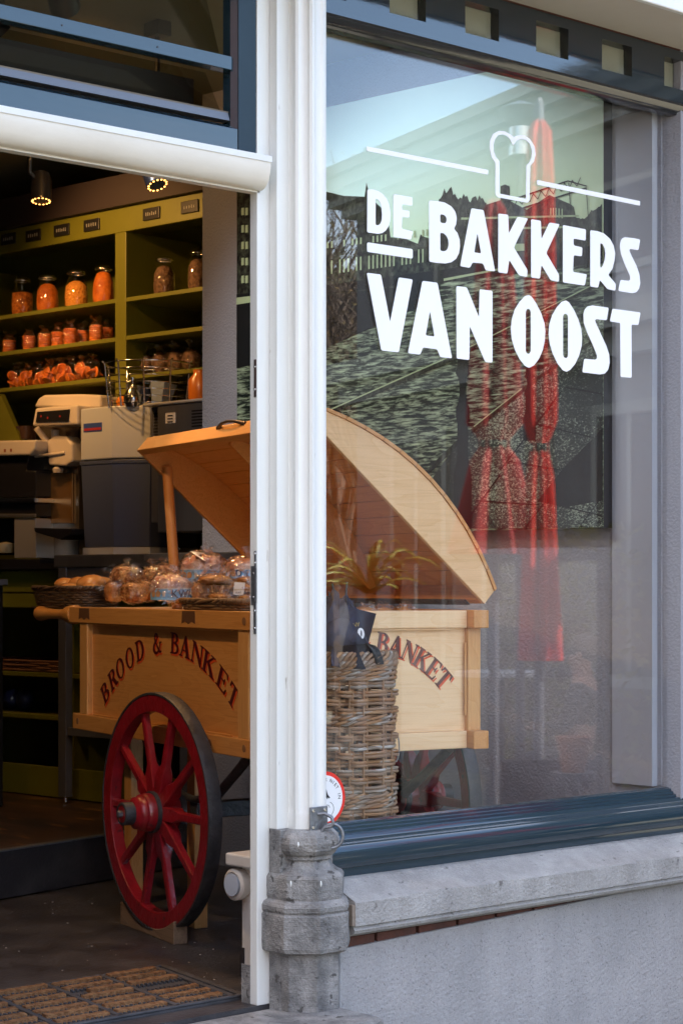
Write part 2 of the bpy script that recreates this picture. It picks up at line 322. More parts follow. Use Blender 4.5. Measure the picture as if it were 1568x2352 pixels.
# floor of the entrance, raised floor behind it
struct(MB().box(-3, 2.3, .0, 3.0, -.12, 0).build('shop_floor', RUBF))
ang = math.atan2(.149, .662)
st = struct(MB().box(-4, 3.2, 0, 6, .004, .2, M=T((.493, 2.291, 0)) @ RZ(ang)).build('raised_floor', VINYL))
o = MB().box(-4, 1.7, -.012, -.001, .004, .2, M=T((.493, 2.291, 0)) @ RZ(ang)).build('step_riser', RUBF, bevel=.004); tag(o, 'dark rubber riser closing the step up to the wooden floor', 'step')
MB().box(-4, 1.7, -.016, .03, .2, .206, M=T((.493, 2.291, 0)) @ RZ(ang)).build('step_nosing', STEEL, o)
o = MB().box(-3, .22, -.34, -.004, -.43, -.012).build('threshold_stone', STONE, bevel=.012); tag(o, 'worn grey stone threshold in front of the doorway', 'threshold')
# ceiling
struct(MB().box(-3, 3.2, .1, 8, 3.6, 3.7).build('ceiling', mat('olive_beige_ceiling', (.20, .185, .11), .8, var=(.17, .155, .09), vscale=2)))
# inner walls
WF = T(WALL) @ RZ(WA)
o = MB().box(0, .8, -.12, 2.488, -.1, 3.6, M=WF).build('plaster_wall', PLAST); tag(o, 'grey rough plastered wall on which the canal photograph hangs', 'wall')
o = MB().box(.95, 1.1, 2.4, 8, -.1, 3.6, M=WF).build('niche_wall', GREEND); tag(o, 'dark green wall at the back of the shelf niche', 'wall')
o = MB().box(-3, 3.3, 7.6, 7.75, -.1, 3.6).build('rear_wall', DARKC); tag(o, 'dark rear wall of the shop', 'wall')
o = MB().box(-3.15, -3, .1, 7.6, -.1, 3.6).build('side_wall', DARKC); tag(o, 'dark side wall of the shop opposite the shelves', 'wall')
# low bulkhead under the window on which the wicker basket stands
bh = thing('window_bulkhead', 'low white boxed-in ledge inside under the shop window', 'window ledge', (0, 0, 0))
MB().box(.237, 2.03, .066, .375, .004, .376).build('boxing', WHITE, bh, bevel=.003)
MB().box(.186, 2.035, .064, .40, .376, .416).build('ledge_board', WHITE, bh, bevel=.006)
MB().box(.232, 2.03, .36, .379, .004, .10).build('skirting', RUBF, bh)
vt = thing('vent_cap', 'round white plastic cap on the end of the low white ledge box', 'vent cap', (.237, .372, .312)); vt.scale = (1.2, 1.2, 1.2)
MB().lathe([(.040, 0), (.044, .012), (.044, .03), (.036, .036), (.034, .03), (.001, .031)], 40, M=RY(-math.pi / 2)).build('cap_ring', WHITE, vt, smooth=40)
MB().lathe([(.030, .032), (.031, .040), (.001, .042)], 32, M=RY(-math.pi / 2)).build('cap_disc', mat('bluish_plastic', (.50, .60, .75), .3), vt, smooth=40)

# ---- front: post, column, header, transom, window
dp = thing('door_post', 'flat white painted door post beside the fluted column', 'door post', (0, 0, 0))
MB().box(-.003, .27, 0, .035, .0, 3.33).build('post_board', WHITE, dp, bevel=.002)
MB().box(.08, .27, .036, .11, .0, 3.55).build('post_core', WHITE, dp)
for (y0, y1, w_, m_) in ((826, 912, .011, mat('rusty_hinge', (.10, .06, .05), .6, metal=.5, var=(.05, .04, .04), vscale=30)), (1265, 1300, .010, STEEL), (1300, 1390, .026, STEEL), (1390, 1456, .013, STEEL)):
    z0, z1 = on_y(588, y1, .01).z, on_y(588, y0, .01).z
    h = MB().box(-.006, -.0031, .002, .002 + w_, z0, z1).build('hinge_plate', m_, dp, bevel=.001)
    for q in (.2, .8): MB().lathe([(.004, 0), (.003, .0018), (.0005, .002)], 12, M=T((-.006, .002 + w_ / 2, z0 + (z1 - z0) * q)) @ RY(-math.pi / 2)).build('screw', CHROME, h)
MB().tube([(-.006, .004, on_y(588, 1385, .01).z), (-.006, .004, on_y(588, 1305, .01).z)], .004, 10).build('hinge_pin', IRON, dp, smooth=50)
MB().box(-.005, .0, .034, .075, 0, .12).build('post_foot', STONE, dp)

col = thing('column', 'white fluted column standing on an octagonal bluestone foot', 'column', (.151, -.05, 0))
pil = MB().box(-.106, .07, .012, .049, .545, 3.33).build('backing_board', WHITE, col, bevel=.002)
def flute_ring(r, dip, z):
    pts = []
    for k in range(8):
        a = math.radians(22.5 + 45 * k); b = math.radians(22.5 + 45 * (k + 1))
        p, q = Vector((r * math.cos(a), r * math.sin(a))), Vector((r * math.cos(b), r * math.sin(b))); nn = ((p + q) / 2).normalized()
        for t in (0, .02, .17, .20, .27, .36, .5, .64, .73, .80, .83, .98):
            d = 0
            if .19 < t < .81: d = dip * (1 - ((t - .5) / .31) ** 2) ** .6
            v = p.lerp(q, t) - nn * d; pts.append((v.x, v.y, z))
    return pts
mb = MB(); rings = [(.545, 0), (.590, 0), (.598, .0045), (.615, .0065), (3.33, .0065)]
vs = []; fs = []
for z, d in rings: vs += flute_ring(.068, d, z)
for i in range(len(rings) - 1): fs += [(i * 96 + k, i * 96 + (k + 1) % 96, (i + 1) * 96 + (k + 1) % 96, (i + 1) * 96 + k) for k in range(96)]
fs += [tuple(range(95, -1, -1)), tuple(4 * 96 + k for k in range(96))]
mb.add(vs, fs).build('fluted_shaft', WHITE, col, smooth=30)
prof = [(.114, -.43), (.114, .155), (.118, .162), (.144, .172), (.147, .185), (.147, .285), (.140, .290), (.146, .298), (.147, .312), (.138, .324), (.124, .330),
        (.127, .340), (.127, .398), (.120, .408), (.100, .418), (.086, .430), (.079, .443), (.078, .449), (.088, .452), (.088, .463), (.098, .468), (.109, .482), (.113, .503), (.108, .522), (.096, .534), (.085, .544)]
mb = MB()
prof = [(max(.04, r), z) for r, z in prof]
mb.lathe(prof, 8, phase=math.radians(22.5))
cb = mb.build('stone_foot', STONE, col, bevel=.0022, seg=2)
sb = cb.modifiers.new('dense', 'SUBSURF'); sb.subdivision_type = 'SIMPLE'; sb.levels = 3; sb.render_levels = 3
tx = bpy.data.textures.new('chips', 'CLOUDS'); tx.noise_scale = .022
ds = cb.modifiers.new('chips', 'DISPLACE'); ds.texture = tx; ds.strength = .003; ds.mid_level = .5
MB().box(-.108, .11, -.005, .049, -.43, .545).build('foot_backing', STONE, col, bevel=.004)
for (px, py, L_) in ((685, 1940, .016), (668, 2030, .018), (737, 2030, .018)):
    dr = MB()
    p = on_y(px, py, -.05 - (.1 if py < 2000 else .118)); dr.blob(.003, .0025, L_ / 2, .2, seed=px, nu=10, nv=8, M=T((p.x - .151, p.y + .05, p.z))); dr.build('paint_drip', WHITE, col, smooth=60)
pc = on_y(730, 1880, -.114)
rp = MB().box(pc.x - .151 - .036, pc.x - .151 + .036, -.069, -.064, pc.z - .037, pc.z + .037).build('ring_plate', STEEL, col, bevel=.0015)
for sx in (-1, 1):
    for sz in (-1, 1): MB().lathe([(.006, 0), (.005, .0025), (.001, .003)], 14, M=T((pc.x - .151 + sx * .024, -.0695, pc.z + sz * .026)) @ RX(math.pi / 2)).build('screw', CHROME, rp, smooth=50)
x0 = pc.x - .151 + .004; z0 = pc.z
path = [(x0 - .008, -.068, z0 + .014), (x0 + .006, -.085, z0 + .016), (x0 + .02, -.1, z0 + .006), (x0 + .024, -.105, z0 - .012), (x0 + .018, -.1, z0 - .024), (x0 + .006, -.088, z0 - .026)]
MB().tube(path, .0055, 12).build('staple', STEEL, rp, smooth=60)
rc = Vector((x0 + .022, -.100, z0 - .053)); rx = Vector((.80, -.60, 0))
MB().tube([rc + rx * .034 * math.cos(a) + Vector((0, 0, .037)) * math.sin(a) for a in [k * 2 * math.pi / 40 for k in range(40)]], .0052, 12, closed=True).build('ring', STEEL, rp, smooth=60)

hd = thing('door_header', 'cream bullnose moulding over the open doorway', 'header', (0, 0, 0))
zt = on_y(590, 364, 0).z
pr = [(.034, zt - .105), (.0, zt - .105)] + [(-.0545 * math.sin(a) ** .8, zt - .022 - .083 * (1 + math.cos(math.pi - a)) / 1.0 * 0 - .078 * math.cos(a) ** 1.0) for a in [i * math.pi / 2 / 10 for i in range(11)]] + [(-.0545, zt - .020), (.034, zt - .020)]
MB().prism(pr, -3, .007, 'x').build('bullnose', CREAM, hd, smooth=35)
MB().box(-3, .010, -.058, .034, zt - .020, zt).build('cap_slab', WHITE, hd, bevel=.0015)
MB().box(-3, -.004, .036, .30, zt - .004, zt + .03).build('soffit', mat('grey_soffit', (.16, .15, .15), .6), hd)
MB().box(-3, -.02, .30, .34, zt - .004, zt + .30).build('inner_board', mat('brown_inner_board', (.05, .038, .034), .6), hd)

tr = thing('transom_window', 'dark blue framed window above the doorway', 'window', (0, 0, 0))
xs = on_y(548, 200, .003).x
MB().box(xs, -.004, .003, .06, zt + .001, 3.33).build('side_frame', BLUE_SHADED, tr, bevel=.002)
xb = on_y(531, 200, .02).x
MB().prism([(xs - .001, .006), (xs - .001, .06), (xb, .06), (xb, .024)], zt + .03, 3.33, 'z').build('glazing_bead', BLUE, tr)
zr = on_y(528, 290, .006).z
MB().box(-3, xs - .002, .003, .06, zt + .001, zr - .004).build('bottom_rail', BLUE, tr, bevel=.003)
MB().prism([(.004, zr - .003), (.06, zr - .003), (.06, zr + .016), (.03, zr + .010)], -3, xb - .001, 'x').build('bottom_bead', BLUE, tr)
zm0, zm1 = on_y(520, 160, .02).z, on_y(520, 128, .02).z
mr = MB().box(-3, xb - .001, .014, .055, zm0, zm1).build('middle_rail', BLUE, tr, bevel=.002)
for px, py in ((143, 58), (362, 108)):
    p = on_y(px, py, .014); MB().lathe([(.0028, 0), (.0028, .0015), (.0004, .0016)], 12, M=T((p.x, .0138, p.z)) @ RX(math.pi / 2)).build('screw', IRON, mr)
za0, za1 = on_y(520, 282, .03).z + .002, on_y(520, 256, .03).z
MB().prism([(.022, za0 + .004), (.05, za0), (.05, za1), (.028, za1), (.030, za1 - .004)], -3, xb - .004, 'x').build('metal_strip', mat('brushed_aluminium', (.22, .21, .205), .35, metal=.8), tr)
MB().prism([(.050, za0), (.053, za0), (.053 + .10, zm0 + .02), (.050 + .10, zm0 + .02)], -3, xb, 'x').build('lower_pane', DGLASS, tr)
MB().prism([(.056, zm0), (.059, zm0), (.059 + .22, 3.5), (.056 + .22, 3.5)], -3, xb, 'x').build('upper_pane', DGLASS, tr)

bw = thing('window_beam', 'dark blue beam with square lights above the shop window', 'beam', (0, 0, 0))
zb0, zb1 = 3.128, 3.326
sq = [(.200, .365), (.556, .722), (.908, 1.073), (1.261, 1.43), (1.612, 1.78), (1.967, 2.135), (2.32, 2.49)]
mb = MB(); e = [.27] + [v for s_ in sq for v in s_ if v > .37] + [3.2]
za, zc = 3.181, 3.291
mb.box(.20, 3.2, 0, .08, zb0, za).box(.20, 3.2, 0, .08, zc, zb1)
ed = [.365] + [v for s_ in sq[1:] for v in s_] + [3.2]
for i in range(0, len(ed), 2): mb.box(ed[i], ed[i + 1], 0, .08, za, zc)
mb.build('beam_board', BEAMP, bw)
for a, b in sq:
    f = MB()
    d, t = .045, .012
    f.prism([(0.002, za), (.0799, za), (.0799, za + t)], a, b, 'x').prism([(.002, zc), (.0799, zc), (.0799, zc - t)], a, b, 'x')
    for (x_, s_) in ((a, 1), (b, -1)): f.prism([(x_, .002), (x_, .0799), (x_ + s_ * t, .0799)], za, zc, 'z')
    fo = f.build('light_frame', BLACKP, bw); MB().box(a + .004, b - .004, .030, .033, za + .004, zc - .004).build('light_pane', DGLASS, fo); MB().box(a + .004, b - .004, .036, .038, za + .004, zc - .004).build('pale_backing', mat('pale_board', (.85, .83, .78), .7), fo)  # pale board added behind each pane to lighten the dark squares
    pass
MB().prism([(.0, 3.1275), (-.012, 3.125), (-.014, 3.115), (-.004, 3.108), (.004, 3.100), (.018, 3.096), (.02, 3.088), (.03, 3.086), (.055, 3.086), (.055, 3.1275)], .2, 3.2, 'x').build('lower_moulding', BLACKP, bw, smooth=20)

sw = thing('shop_window', 'large shop window pane with white lettering and dark blue sill', 'shop window', (0, 0, 0))
MB().box(.27, 3.2, .058, .0635, .50, 3.127).build('pane', PANE, sw)
prf = [(.071, .36), (.071, .532), (.056, .532), (.05, .527), (.044, .527), (.042, .519), (.034, .517), (.032, .509), (.022, .507), (.020, .499), (.004, .496), (.000, .488), (-.004, .482), (-.026, .474), (-.040, .458), (-.046, .438), (-.043, .416), (-.034, .400), (-.024, .394), (-.022, .372), (-.018, .362)]
MB().prism(prf, .255, 3.245, 'x').build('sill_moulding', BLUES, sw, smooth=50)
MB().box(.27, 3.2, .0648, .068, .50, 3.127).build('reflection_pane', PANE2, sw)  # second pane added to strengthen the reflections
MB().box(.2715, .276, .02, .057, .54, 3.086).build('left_jamb', WHITE, sw)
j1, j2, j3 = on_y(1497, 1000, .10).x, on_y(1514, 1000, .09).x, on_y(1534, 1000, .09).x
MB().box(j1, j2 - .001, .101, .30, .5335, 3.12).build('inner_jamb', mat('pale_blue_board', (.40, .43, .50), .5), sw)
MB().box(j2, j3 - .001, .082, .13, .5335, 3.12).build('jamb_board', PLAST, sw, bevel=.003)
MB().box(j3, 2.3, .072, .12, .5335, 3.12).build('jamb_face', mat('beige_jamb', (.55, .55, .50), .5, grain=.04), sw, bevel=.002)
MB().box(j3 + .02, j3 + .026, .0695, .0719, .5335, 3.12).build('jamb_bead', PLAST, sw)
MB().box(2.3, 3.2, .085, .12, .36, 3.12).build('blind_panel', WHITE, sw)
# stone ledge, brick course and rendered plinth
lw = thing('plinth_wall', 'grey rendered plinth wall with stone ledge under the window', 'wall', (0, 0, 0))
YL = -.16
z1, z2, z3 = on_y(807, 2074, YL).z, on_y(807, 2130, YL).z, on_y(807, 2151, YL).z
lp = [(.05, .30), (.05, .372), (-.012, .371), (YL + .004, z1 + .002), (YL, z1 - .003), (YL, z2), (YL + .012, z2 - .001), (YL + .010, z2 - .006), (YL + .003, (z2 + z3) / 2), (YL + .008, z3 + .004), (YL + .02, z3), (YL + .03, z3), (YL + .05, z2 - .04), (.02, z2 - .04)]
vs = []; fs = []; NX = 60; n = len(lp)
for i in range(NX + 1):
    x = .262 + (3.4 - .262) * i / NX
    for k, (y, z) in enumerate(lp):
        ch = (random.random() ** 3 * .006 if k in (3, 4) else 0); vs.append((x, y + ch, z - ch))
for i in range(NX): fs += [(i * n + k, i * n + (k + 1) % n, (i + 1) * n + (k + 1) % n, (i + 1) * n + k) for k in range(n)]
fs += [tuple(range(n)), tuple(NX * n + k for k in range(n))]
MB().add(vs, fs).build('stone_ledge', LEDGE, lw, smooth=25)
MB().box(.25, .30, YL + .0015, -.02, z2 + .002, z1 - .008).build('ledge_patch', mat('brown_mortar', (.24, .19, .15), .9, bump=.8), lw)
mb = MB(); x = .24; k = 0
while x < 3.3:
    for r_ in range(3): mb.box(x + (.0 if r_ % 2 else -.09), x + (.0 if r_ % 2 else -.09) + .172, -.085, -.01, .08 + r_ * .058, .08 + r_ * .058 + .050)
    x += .184
mb.build('brick_course', BRICK, lw, bevel=.003)
zl = on_y(793, 2178, -.095).z; zr_ = on_y(1379, 2061, -.095); slope = (zr_.z - zl) / (zr_.x - .30)
MB().prism([(.20, -.43), (3.4, -.43), (3.4, zl + slope * 3.1), (.20, zl - slope * .1)], -.095, -.02, 'y').build('rendered_face', GRAN, lw, bevel=.004)
MB().box(.2, 3.4, -.0195, .03, -.43, .36).build('masonry', BRICK, lw)
# canopy over the window and the wall above
cp = thing('canopy', 'pale canopy with white fascia above the shop window', 'canopy', (0, 0, 0))
MB().box(-3.5, 5, -.300, -.001, 3.333, 3.36).build('soffit_board', AWN, cp)
MB().box(-3.5, 5, -.325, -.3005, 3.326, 3.62).build('fascia', WHITE, cp, bevel=.004)
MB().box(-3.5, 5, -.300, -.001, 3.56, 3.60).build('top_board', WHITE, cp)
up = thing('shop_building', 'unseen brick walls and low roof of the bakery, shaped for shade', 'building', (0, 0, 0))
MB().box(-4, 5, 0.002, .3, 3.33, 3.85).build('upper_wall', BRICK, up)  # unseen wall added to shade the front, kept low so sun reaches parasols
MB().box(-4, 5, .301, 8, 3.75, 3.84).build('flat_roof', DARKC, up)
MB().box(-4, -1.3, .002, .25, -.43, 3.33).build('lower_wall', BRICK, up)
MB().box(3.25, 5, .05, .3, -.43, 3.33).build('end_wall', BRICK, up)
MB().box(-4, -3.16, .301, 8, -.43, 3.74).build('side_masonry', BRICK, up)
MB().box(3.4, 5, .301, 8, -.43, 3.74).build('far_side_masonry', BRICK, up)
MB().box(-3.15, 3.39, 7.76, 8, -.43, 3.74).build('back_masonry', BRICK, up)
# ================================================================== LETTERING ON THE GLASS
GY = .0565
def zc_(kind):
    return {1: (1440, 500), 2: (2000, 600), 3: (1440, 1050), 4: (2000, 1100)}[kind]
def lz(kind, pts):                                      # traced points -> metres on the pane
    ox, oy = zc_(kind); out = []
    for a, b in pts:
        p = on_y((ox + .38265 * a) * .574149, (oy + .38265 * b) * .574149, GY); out.append((p.x, p.z))
    return out
L6 = lambda pts: [(lambda p: (p.x, p.z))(on_y(717.6 + .5423 * a, .5423 * b, GY)) for a, b in pts]
GM = frame((0, GY, 0), (1, 0, 0), (0, 0, 1), (0, -1, 0))
def decal(name, loops, r=.006):
    o = outline(name, [rounded(l, r) for l in loops], .0012, LETW, sw, GM); return o
decal('printed_line', [lz(1, [(68, 222), (1336, 470), (1334, 520), (68, 272)])], .003)
decal('printed_line', [lz(2, [(382, 313), (1458, 535), (1456, 583), (382, 362)])], .003)
decal('printed_underline', [lz(1, [(72, 1226), (548, 1298), (548, 1398), (72, 1326)])])
decal('letter_d', [lz(1, [(75, 672), (130, 672), (190, 690), (240, 725), (280, 775), (305, 840), (316, 920), (312, 1000), (295, 1060), (265, 1105), (230, 1130), (190, 1138), (140, 1132), (72, 1122)]), lz(1, [(160, 770), (185, 778), (208, 810), (222, 870), (228, 930), (225, 990), (212, 1030), (190, 1047), (160, 1047)])])
decal('letter_e', [lz(1, [(346, 722), (546, 755), (546, 846), (436, 828), (436, 886), (514, 898), (512, 970), (438, 960), (433, 1086), (552, 1110), (530, 1200), (346, 1170)])])
decal('letter_b', [lz(1, [(718, 788), (800, 795), (880, 810), (950, 850), (992, 905), (1008, 970), (1000, 1040), (978, 1085), (1015, 1130), (1038, 1200), (1041, 1270), (1030, 1340), (1000, 1400), (950, 1435), (890, 1448), (800, 1442), (720, 1428)]), lz(1, [(835, 933), (868, 938), (893, 955), (903, 985), (898, 1015), (882, 1028), (835, 1020)]), lz(1, [(835, 1125), (870, 1133), (900, 1158), (918, 1200), (923, 1245), (915, 1290), (895, 1315), (870, 1320), (835, 1314)])])
decal('letter_a', [lz(1, [(1160, 870), (1288, 890), (1408, 1530), (1310, 1520), (1282, 1448), (1172, 1438), (1145, 1494), (1042, 1476)]), lz(1, [(1223, 1130), (1262, 1342), (1189, 1332)])])
decal('letter_k', [lz(2, [(-21.5, 664), (80.5, 677), (88, 872), (178, 698), (288, 715), (140, 1018), (282, 1255), (278, 1328), (195, 1312), (92, 1150), (72, 1293), (-23, 1279)])])
decal('letter_k', [lz(2, [(320, 724), (422, 740), (428, 932), (512, 758), (618, 776), (478, 1078), (612, 1305), (610, 1378), (525, 1362), (428, 1202), (412, 1346), (320, 1332)])])
decal('letter_e', [lz(2, [(652, 784), (893, 830), (890, 948), (762, 926), (765, 998), (856, 1018), (850, 1112), (765, 1100), (757, 1274), (902, 1300), (880, 1418), (652, 1384)])])
decal('letter_r', [lz(2, [(938, 838), (1010, 848), (1080, 872), (1145, 930), (1182, 1000), (1198, 1080), (1190, 1160), (1170, 1240), (1125, 1306), (1204, 1400), (1200, 1472), (1118, 1455), (1038, 1358), (1020, 1440), (938, 1428)]), lz(2, [(1042, 972), (1068, 985), (1088, 1030), (1096, 1085), (1088, 1150), (1070, 1205), (1052, 1232), (1040, 1225)])])
decal('letter_s', [lz(2, [(1300, 912), (1380, 920), (1460, 936), (1440, 1048), (1355, 1034), (1343, 1045), (1370, 1110), (1420, 1210), (1450, 1300), (1460, 1390), (1448, 1450), (1420, 1488), (1380, 1498), (1230, 1474), (1252, 1358), (1340, 1368), (1356, 1350), (1350, 1310), (1300, 1200), (1260, 1090), (1246, 1010), (1255, 950), (1272, 925)])])
decal('letter_v', [lz(3, [(68, 108), (216, 126), (312, 622), (402, 156), (548, 178), (402, 940), (220, 920)])])
decal('letter_a', [lz(3, [(650, 192), (806, 212), (958, 1002), (836, 990), (804, 908), (654, 888), (626, 964), (498, 948)]), lz(3, [(728, 508), (776, 774), (682, 762)])])
decal('letter_n', [lz(3, [(1004, 246), (1112, 260), (1240, 575), (1246, 280), (1380, 296), (1380, 1046), (1306, 1042), (1143, 666), (1138, 1020), (1006, 1004)])])
decal('letter_o', [lz(4, [(292, 208), (325, 225), (375, 300), (425, 400), (458, 500), (469, 590), (462, 690), (440, 790), (400, 880), (350, 945), (300, 972), (255, 950), (200, 880), (150, 780), (118, 670), (108, 560), (120, 460), (150, 360), (200, 280), (250, 225)]), lz(4, [(291, 352), (310, 365), (317, 390), (317, 790), (310, 815), (292, 826), (270, 815), (264, 790), (264, 390), (272, 362)])])
decal('letter_o', [lz(4, [(682, 265), (715, 285), (770, 370), (815, 470), (842, 560), (852, 650), (848, 740), (822, 840), (780, 930), (730, 990), (690, 1013), (650, 995), (595, 925), (545, 820), (515, 720), (503, 620), (510, 520), (540, 420), (590, 335), (640, 280)]), lz(4, [(680, 405), (698, 415), (706, 440), (706, 835), (700, 862), (683, 870), (662, 860), (653, 835), (653, 435), (660, 412)])])
decal('letter_s', [lz(4, [(960, 318), (1130, 342), (1110, 474), (1000, 462), (987, 472), (995, 500), (1050, 620), (1105, 740), (1135, 830), (1140, 920), (1125, 990), (1090, 1030), (1040, 1040), (855, 1018), (875, 876), (990, 886), (1008, 872), (1008, 840), (960, 720), (905, 600), (870, 500), (867, 410), (880, 360), (912, 328)])])
decal('letter_t', [lz(4, [(1170, 352), (1462, 392), (1440, 524), (1368, 518), (1370, 1075), (1254, 1066), (1250, 502), (1142, 486)])])
decal('bread_emblem', [L6([(773, 690), (757, 665), (749, 630), (750, 595), (763, 567), (788, 554), (812, 556), (834, 567), (850, 580), (870, 573), (895, 573), (920, 590), (938, 620), (943, 655), (935, 685), (920, 703), (917, 850), (908, 859), (785, 836), (773, 825)]),
      L6([(790, 683), (775, 665), (766, 640), (765, 612), (771, 590), (784, 573), (802, 569), (820, 575), (835, 590), (848, 617), (862, 597), (880, 589), (900, 592), (918, 608), (928, 640), (925, 670), (915, 690), (904, 700), (902, 842), (790, 820)])], .003)
# round warning sticker behind the column edge
sc_ = on_y(745, 1835, GY); Rr = .0885
def circ(r, n=48, x=0, y=0): return [(x + r * math.cos(k * 2 * math.pi / n), y + r * math.sin(k * 2 * math.pi / n)) for k in range(n)]
SMt = frame((sc_.x, GY, sc_.z), (1, 0, 0), (0, 0, 1), (0, -1, 0))
stk = outline('round_sticker', [circ(Rr)], .001, STICKR, None, SMt); tag(stk, 'round red and white no dogs sticker on the window by the column', 'sticker')
outline('white_disc', [circ(Rr * .86)], .001, STICKW, stk, SMt @ T((0, 0, .0012)))
for i, ch in enumerate('HIER NIET IN'):
    a = math.radians(118 - i * 10.6)
    if ch != ' ': text('printed_letter', ch, .017, .0005, INK, stk, SMt @ T((Rr * .70 * math.cos(a), Rr * .70 * math.sin(a), .002)) @ RZ(a - math.pi / 2))
outline('drawn_ear', [[(-.02, .01), (.0, .034), (.004, .03), (.012, .008), (.022, -.003), (.018, -.006), (.014, -.002), (.010, -.008), (.006, -.001), (.002, -.008), (-.004, 0)]], .0005, INK, stk, SMt @ T((0, .006, .002)))
mz = [(.0 + .026 * math.cos(a), -.034 + .024 * math.sin(a)) for a in [math.radians(t) for t in range(-150, 75, 12)]]
MB().tube([(p[0], p[1], 0) for p in mz], .0008, 6, M=SMt @ T((.012, 0, .002))).build('drawn_muzzle', INK, stk)
MB().tube([(-.008 + .01 * math.cos(a), -.03 + .01 * math.sin(a), 0) for a in [math.radians(t) for t in range(0, 200, 20)]], .0008, 6, M=SMt @ T((.018, 0, .002))).build('drawn_mouth', INK, stk)

# ================================================================== THE CANAL PHOTOGRAPH ON THE WALL
po = thing('canal_photograph', 'huge green tinted canal photograph on a black edged panel', 'picture', WALL, WA)
def PW(x, y): return on_wall(x, y, -.06)
wR, wL = PW(1385, 1000)[0], PW(545, 1000)[0]; zB = PW(1383, 1212)[1]; zT = 3.33
zT = PW(748, 247)[1]
MB().box(-.06, -.002, wR, wL, zB, zT).build('panel', BLACK, po)
def photo_mat(name, kind):
    m = bpy.data.materials.new(name); m.use_nodes = True; nt = m.node_tree; L = nt.links.new; b = nt.nodes['Principled BSDF']
    b.inputs['Roughness'].default_value = .35; b.inputs['Specular IOR Level'].default_value = .2
    tc = nt.nodes.new('ShaderNodeTexCoord'); mp = nt.nodes.new('ShaderNodeMapping'); L(tc.outputs['Object'], mp.inputs['Vector']); r = nt.nodes.new('ShaderNodeValToRGB')
    els = r.color_ramp.elements
    if kind == 'sky':
        sp = nt.nodes.new('ShaderNodeSeparateXYZ'); L(tc.outputs['Object'], sp.inputs[0]); mr = nt.nodes.new('ShaderNodeMapRange')
        mr.inputs['From Min'].default_value = 2.55; mr.inputs['From Max'].default_value = 3.3; L(sp.outputs['Z'], mr.inputs['Value'])
        ad = nt.nodes.new('ShaderNodeMath'); ad.operation = 'MULTIPLY_ADD'; ad.inputs[1].default_value = .28; L(sp.outputs['Y'], ad.inputs[0]); L(mr.outputs[0], ad.inputs[2])
        els[0].position = .1; els[0].color = (.46, .54, .30, 1); els[1].position = 1.0; els[1].color = (.66, .93, .90, 1); e = els.new(.55); e.color = (.56, .76, .54, 1); L(ad.outputs[0], r.inputs[0])
    elif kind == 'water':
        mp.inputs['Scale'].default_value = (1, 12, 85); mp.inputs['Rotation'].default_value = (math.radians(6), 0, 0)
        n = _n(nt, 'ShaderNodeTexNoise', Scale=1, Detail=7, Roughness=.68, Distortion=.4); L(mp.outputs[0], n.inputs['Vector']); L(n.outputs['Fac'], r.inputs[0])
        els[0].position = .46; els[0].color = (.010, .015, .013, 1); els[1].position = .64; els[1].color = (.34, .45, .31, 1); e = els.new(.50); e.color = (.09, .115, .085, 1)
    elif kind == 'pave':
        mp.inputs['Scale'].default_value = (1, 16, 26)
        n = _n(nt, 'ShaderNodeTexNoise', Scale=5.5, Detail=8, Roughness=.85); L(mp.outputs[0], n.inputs['Vector'])
        n2 = _n(nt, 'ShaderNodeTexNoise', Scale=2.5, Detail=2); L(tc.outputs['Object'], n2.inputs['Vector'])
        ad = nt.nodes.new('ShaderNodeMath'); ad.operation = 'MULTIPLY_ADD'; ad.inputs[1].default_value = .35; L(n2.outputs['Fac'], ad.inputs[0]); L(n.outputs['Fac'], ad.inputs[2]); L(ad.outputs[0], r.inputs[0])
        els[0].position = .70; els[0].color = (.026, .031, .030, 1); els[1].position = .79; els[1].color = (.38, .47, .36, 1)
    elif kind == 'dark':
        mp.inputs['Scale'].default_value = (1, 20, 14)
        n = _n(nt, 'ShaderNodeTexNoise', Scale=2, Detail=8, Roughness=.8); L(mp.outputs[0], n.inputs['Vector']); L(n.outputs['Fac'], r.inputs[0])
        els[0].position = .45; els[0].color = (.010, .010, .010, 1); els[1].position = .72; els[1].color = (.10, .12, .085, 1)
    elif kind == 'deep':
        els[0].color = (.012, .013, .014, 1); els[1].color = (.012, .013, .014, 1)
    else:
        els[0].color = (.34, .44, .27, 1); els[1].color = (.34, .44, .27, 1)
    L(r.outputs[0], b.inputs['Base Color']); return m
PSKY, PWAT, PPAV, PDRK, PDEEP, PPALE = [photo_mat('printed_' + k, k) for k in ('sky', 'water', 'pave', 'dark', 'deep', 'pale')]
PM = frame((0, 0, 0), (0, 1, 0), (0, 0, 1), (1, 0, 0))         # (w, z, n) -> local (n, w, z)
def clipw(pts): return [(min(max(a, wR), wL), min(max(b, zB), zT)) for a, b in pts]
def patch(name, pxs, lay, m, holes=()):
    return outline(name, [clipw([PW(*p) for p in pxs])] + [[PW(*p) for p in h] for h in holes], .0006, m, po, PM @ T((0, 0, -.0615 - .0009 * lay)))
outline('printed_sky', [[(wR, zB), (wL, zB), (wL, zT), (wR, zT)]], .0006, PSKY, po, PM @ T((0, 0, -.0606)))
patch('printed_water', [(545, 700), (748, 690), (1000, 640), (1150, 622), (1390, 600), (1390, 1220), (545, 1240)], 0, PWAT)
random.seed(3)
def jag(x0, x1, ys, step=5, amp=6):
    out = []; x = x0
    while x < x1:
        t = (x - x0) / (x1 - x0) * (len(ys) - 1); i = min(int(t), len(ys) - 2); y = ys[i] + (ys[i + 1] - ys[i]) * (t - i)
        out.append((x, y + random.uniform(-amp, amp))); x += step
    return out
def base(pts, yl, yr): return pts + [(pts[-1][0], yr), (pts[0][0], yl)]
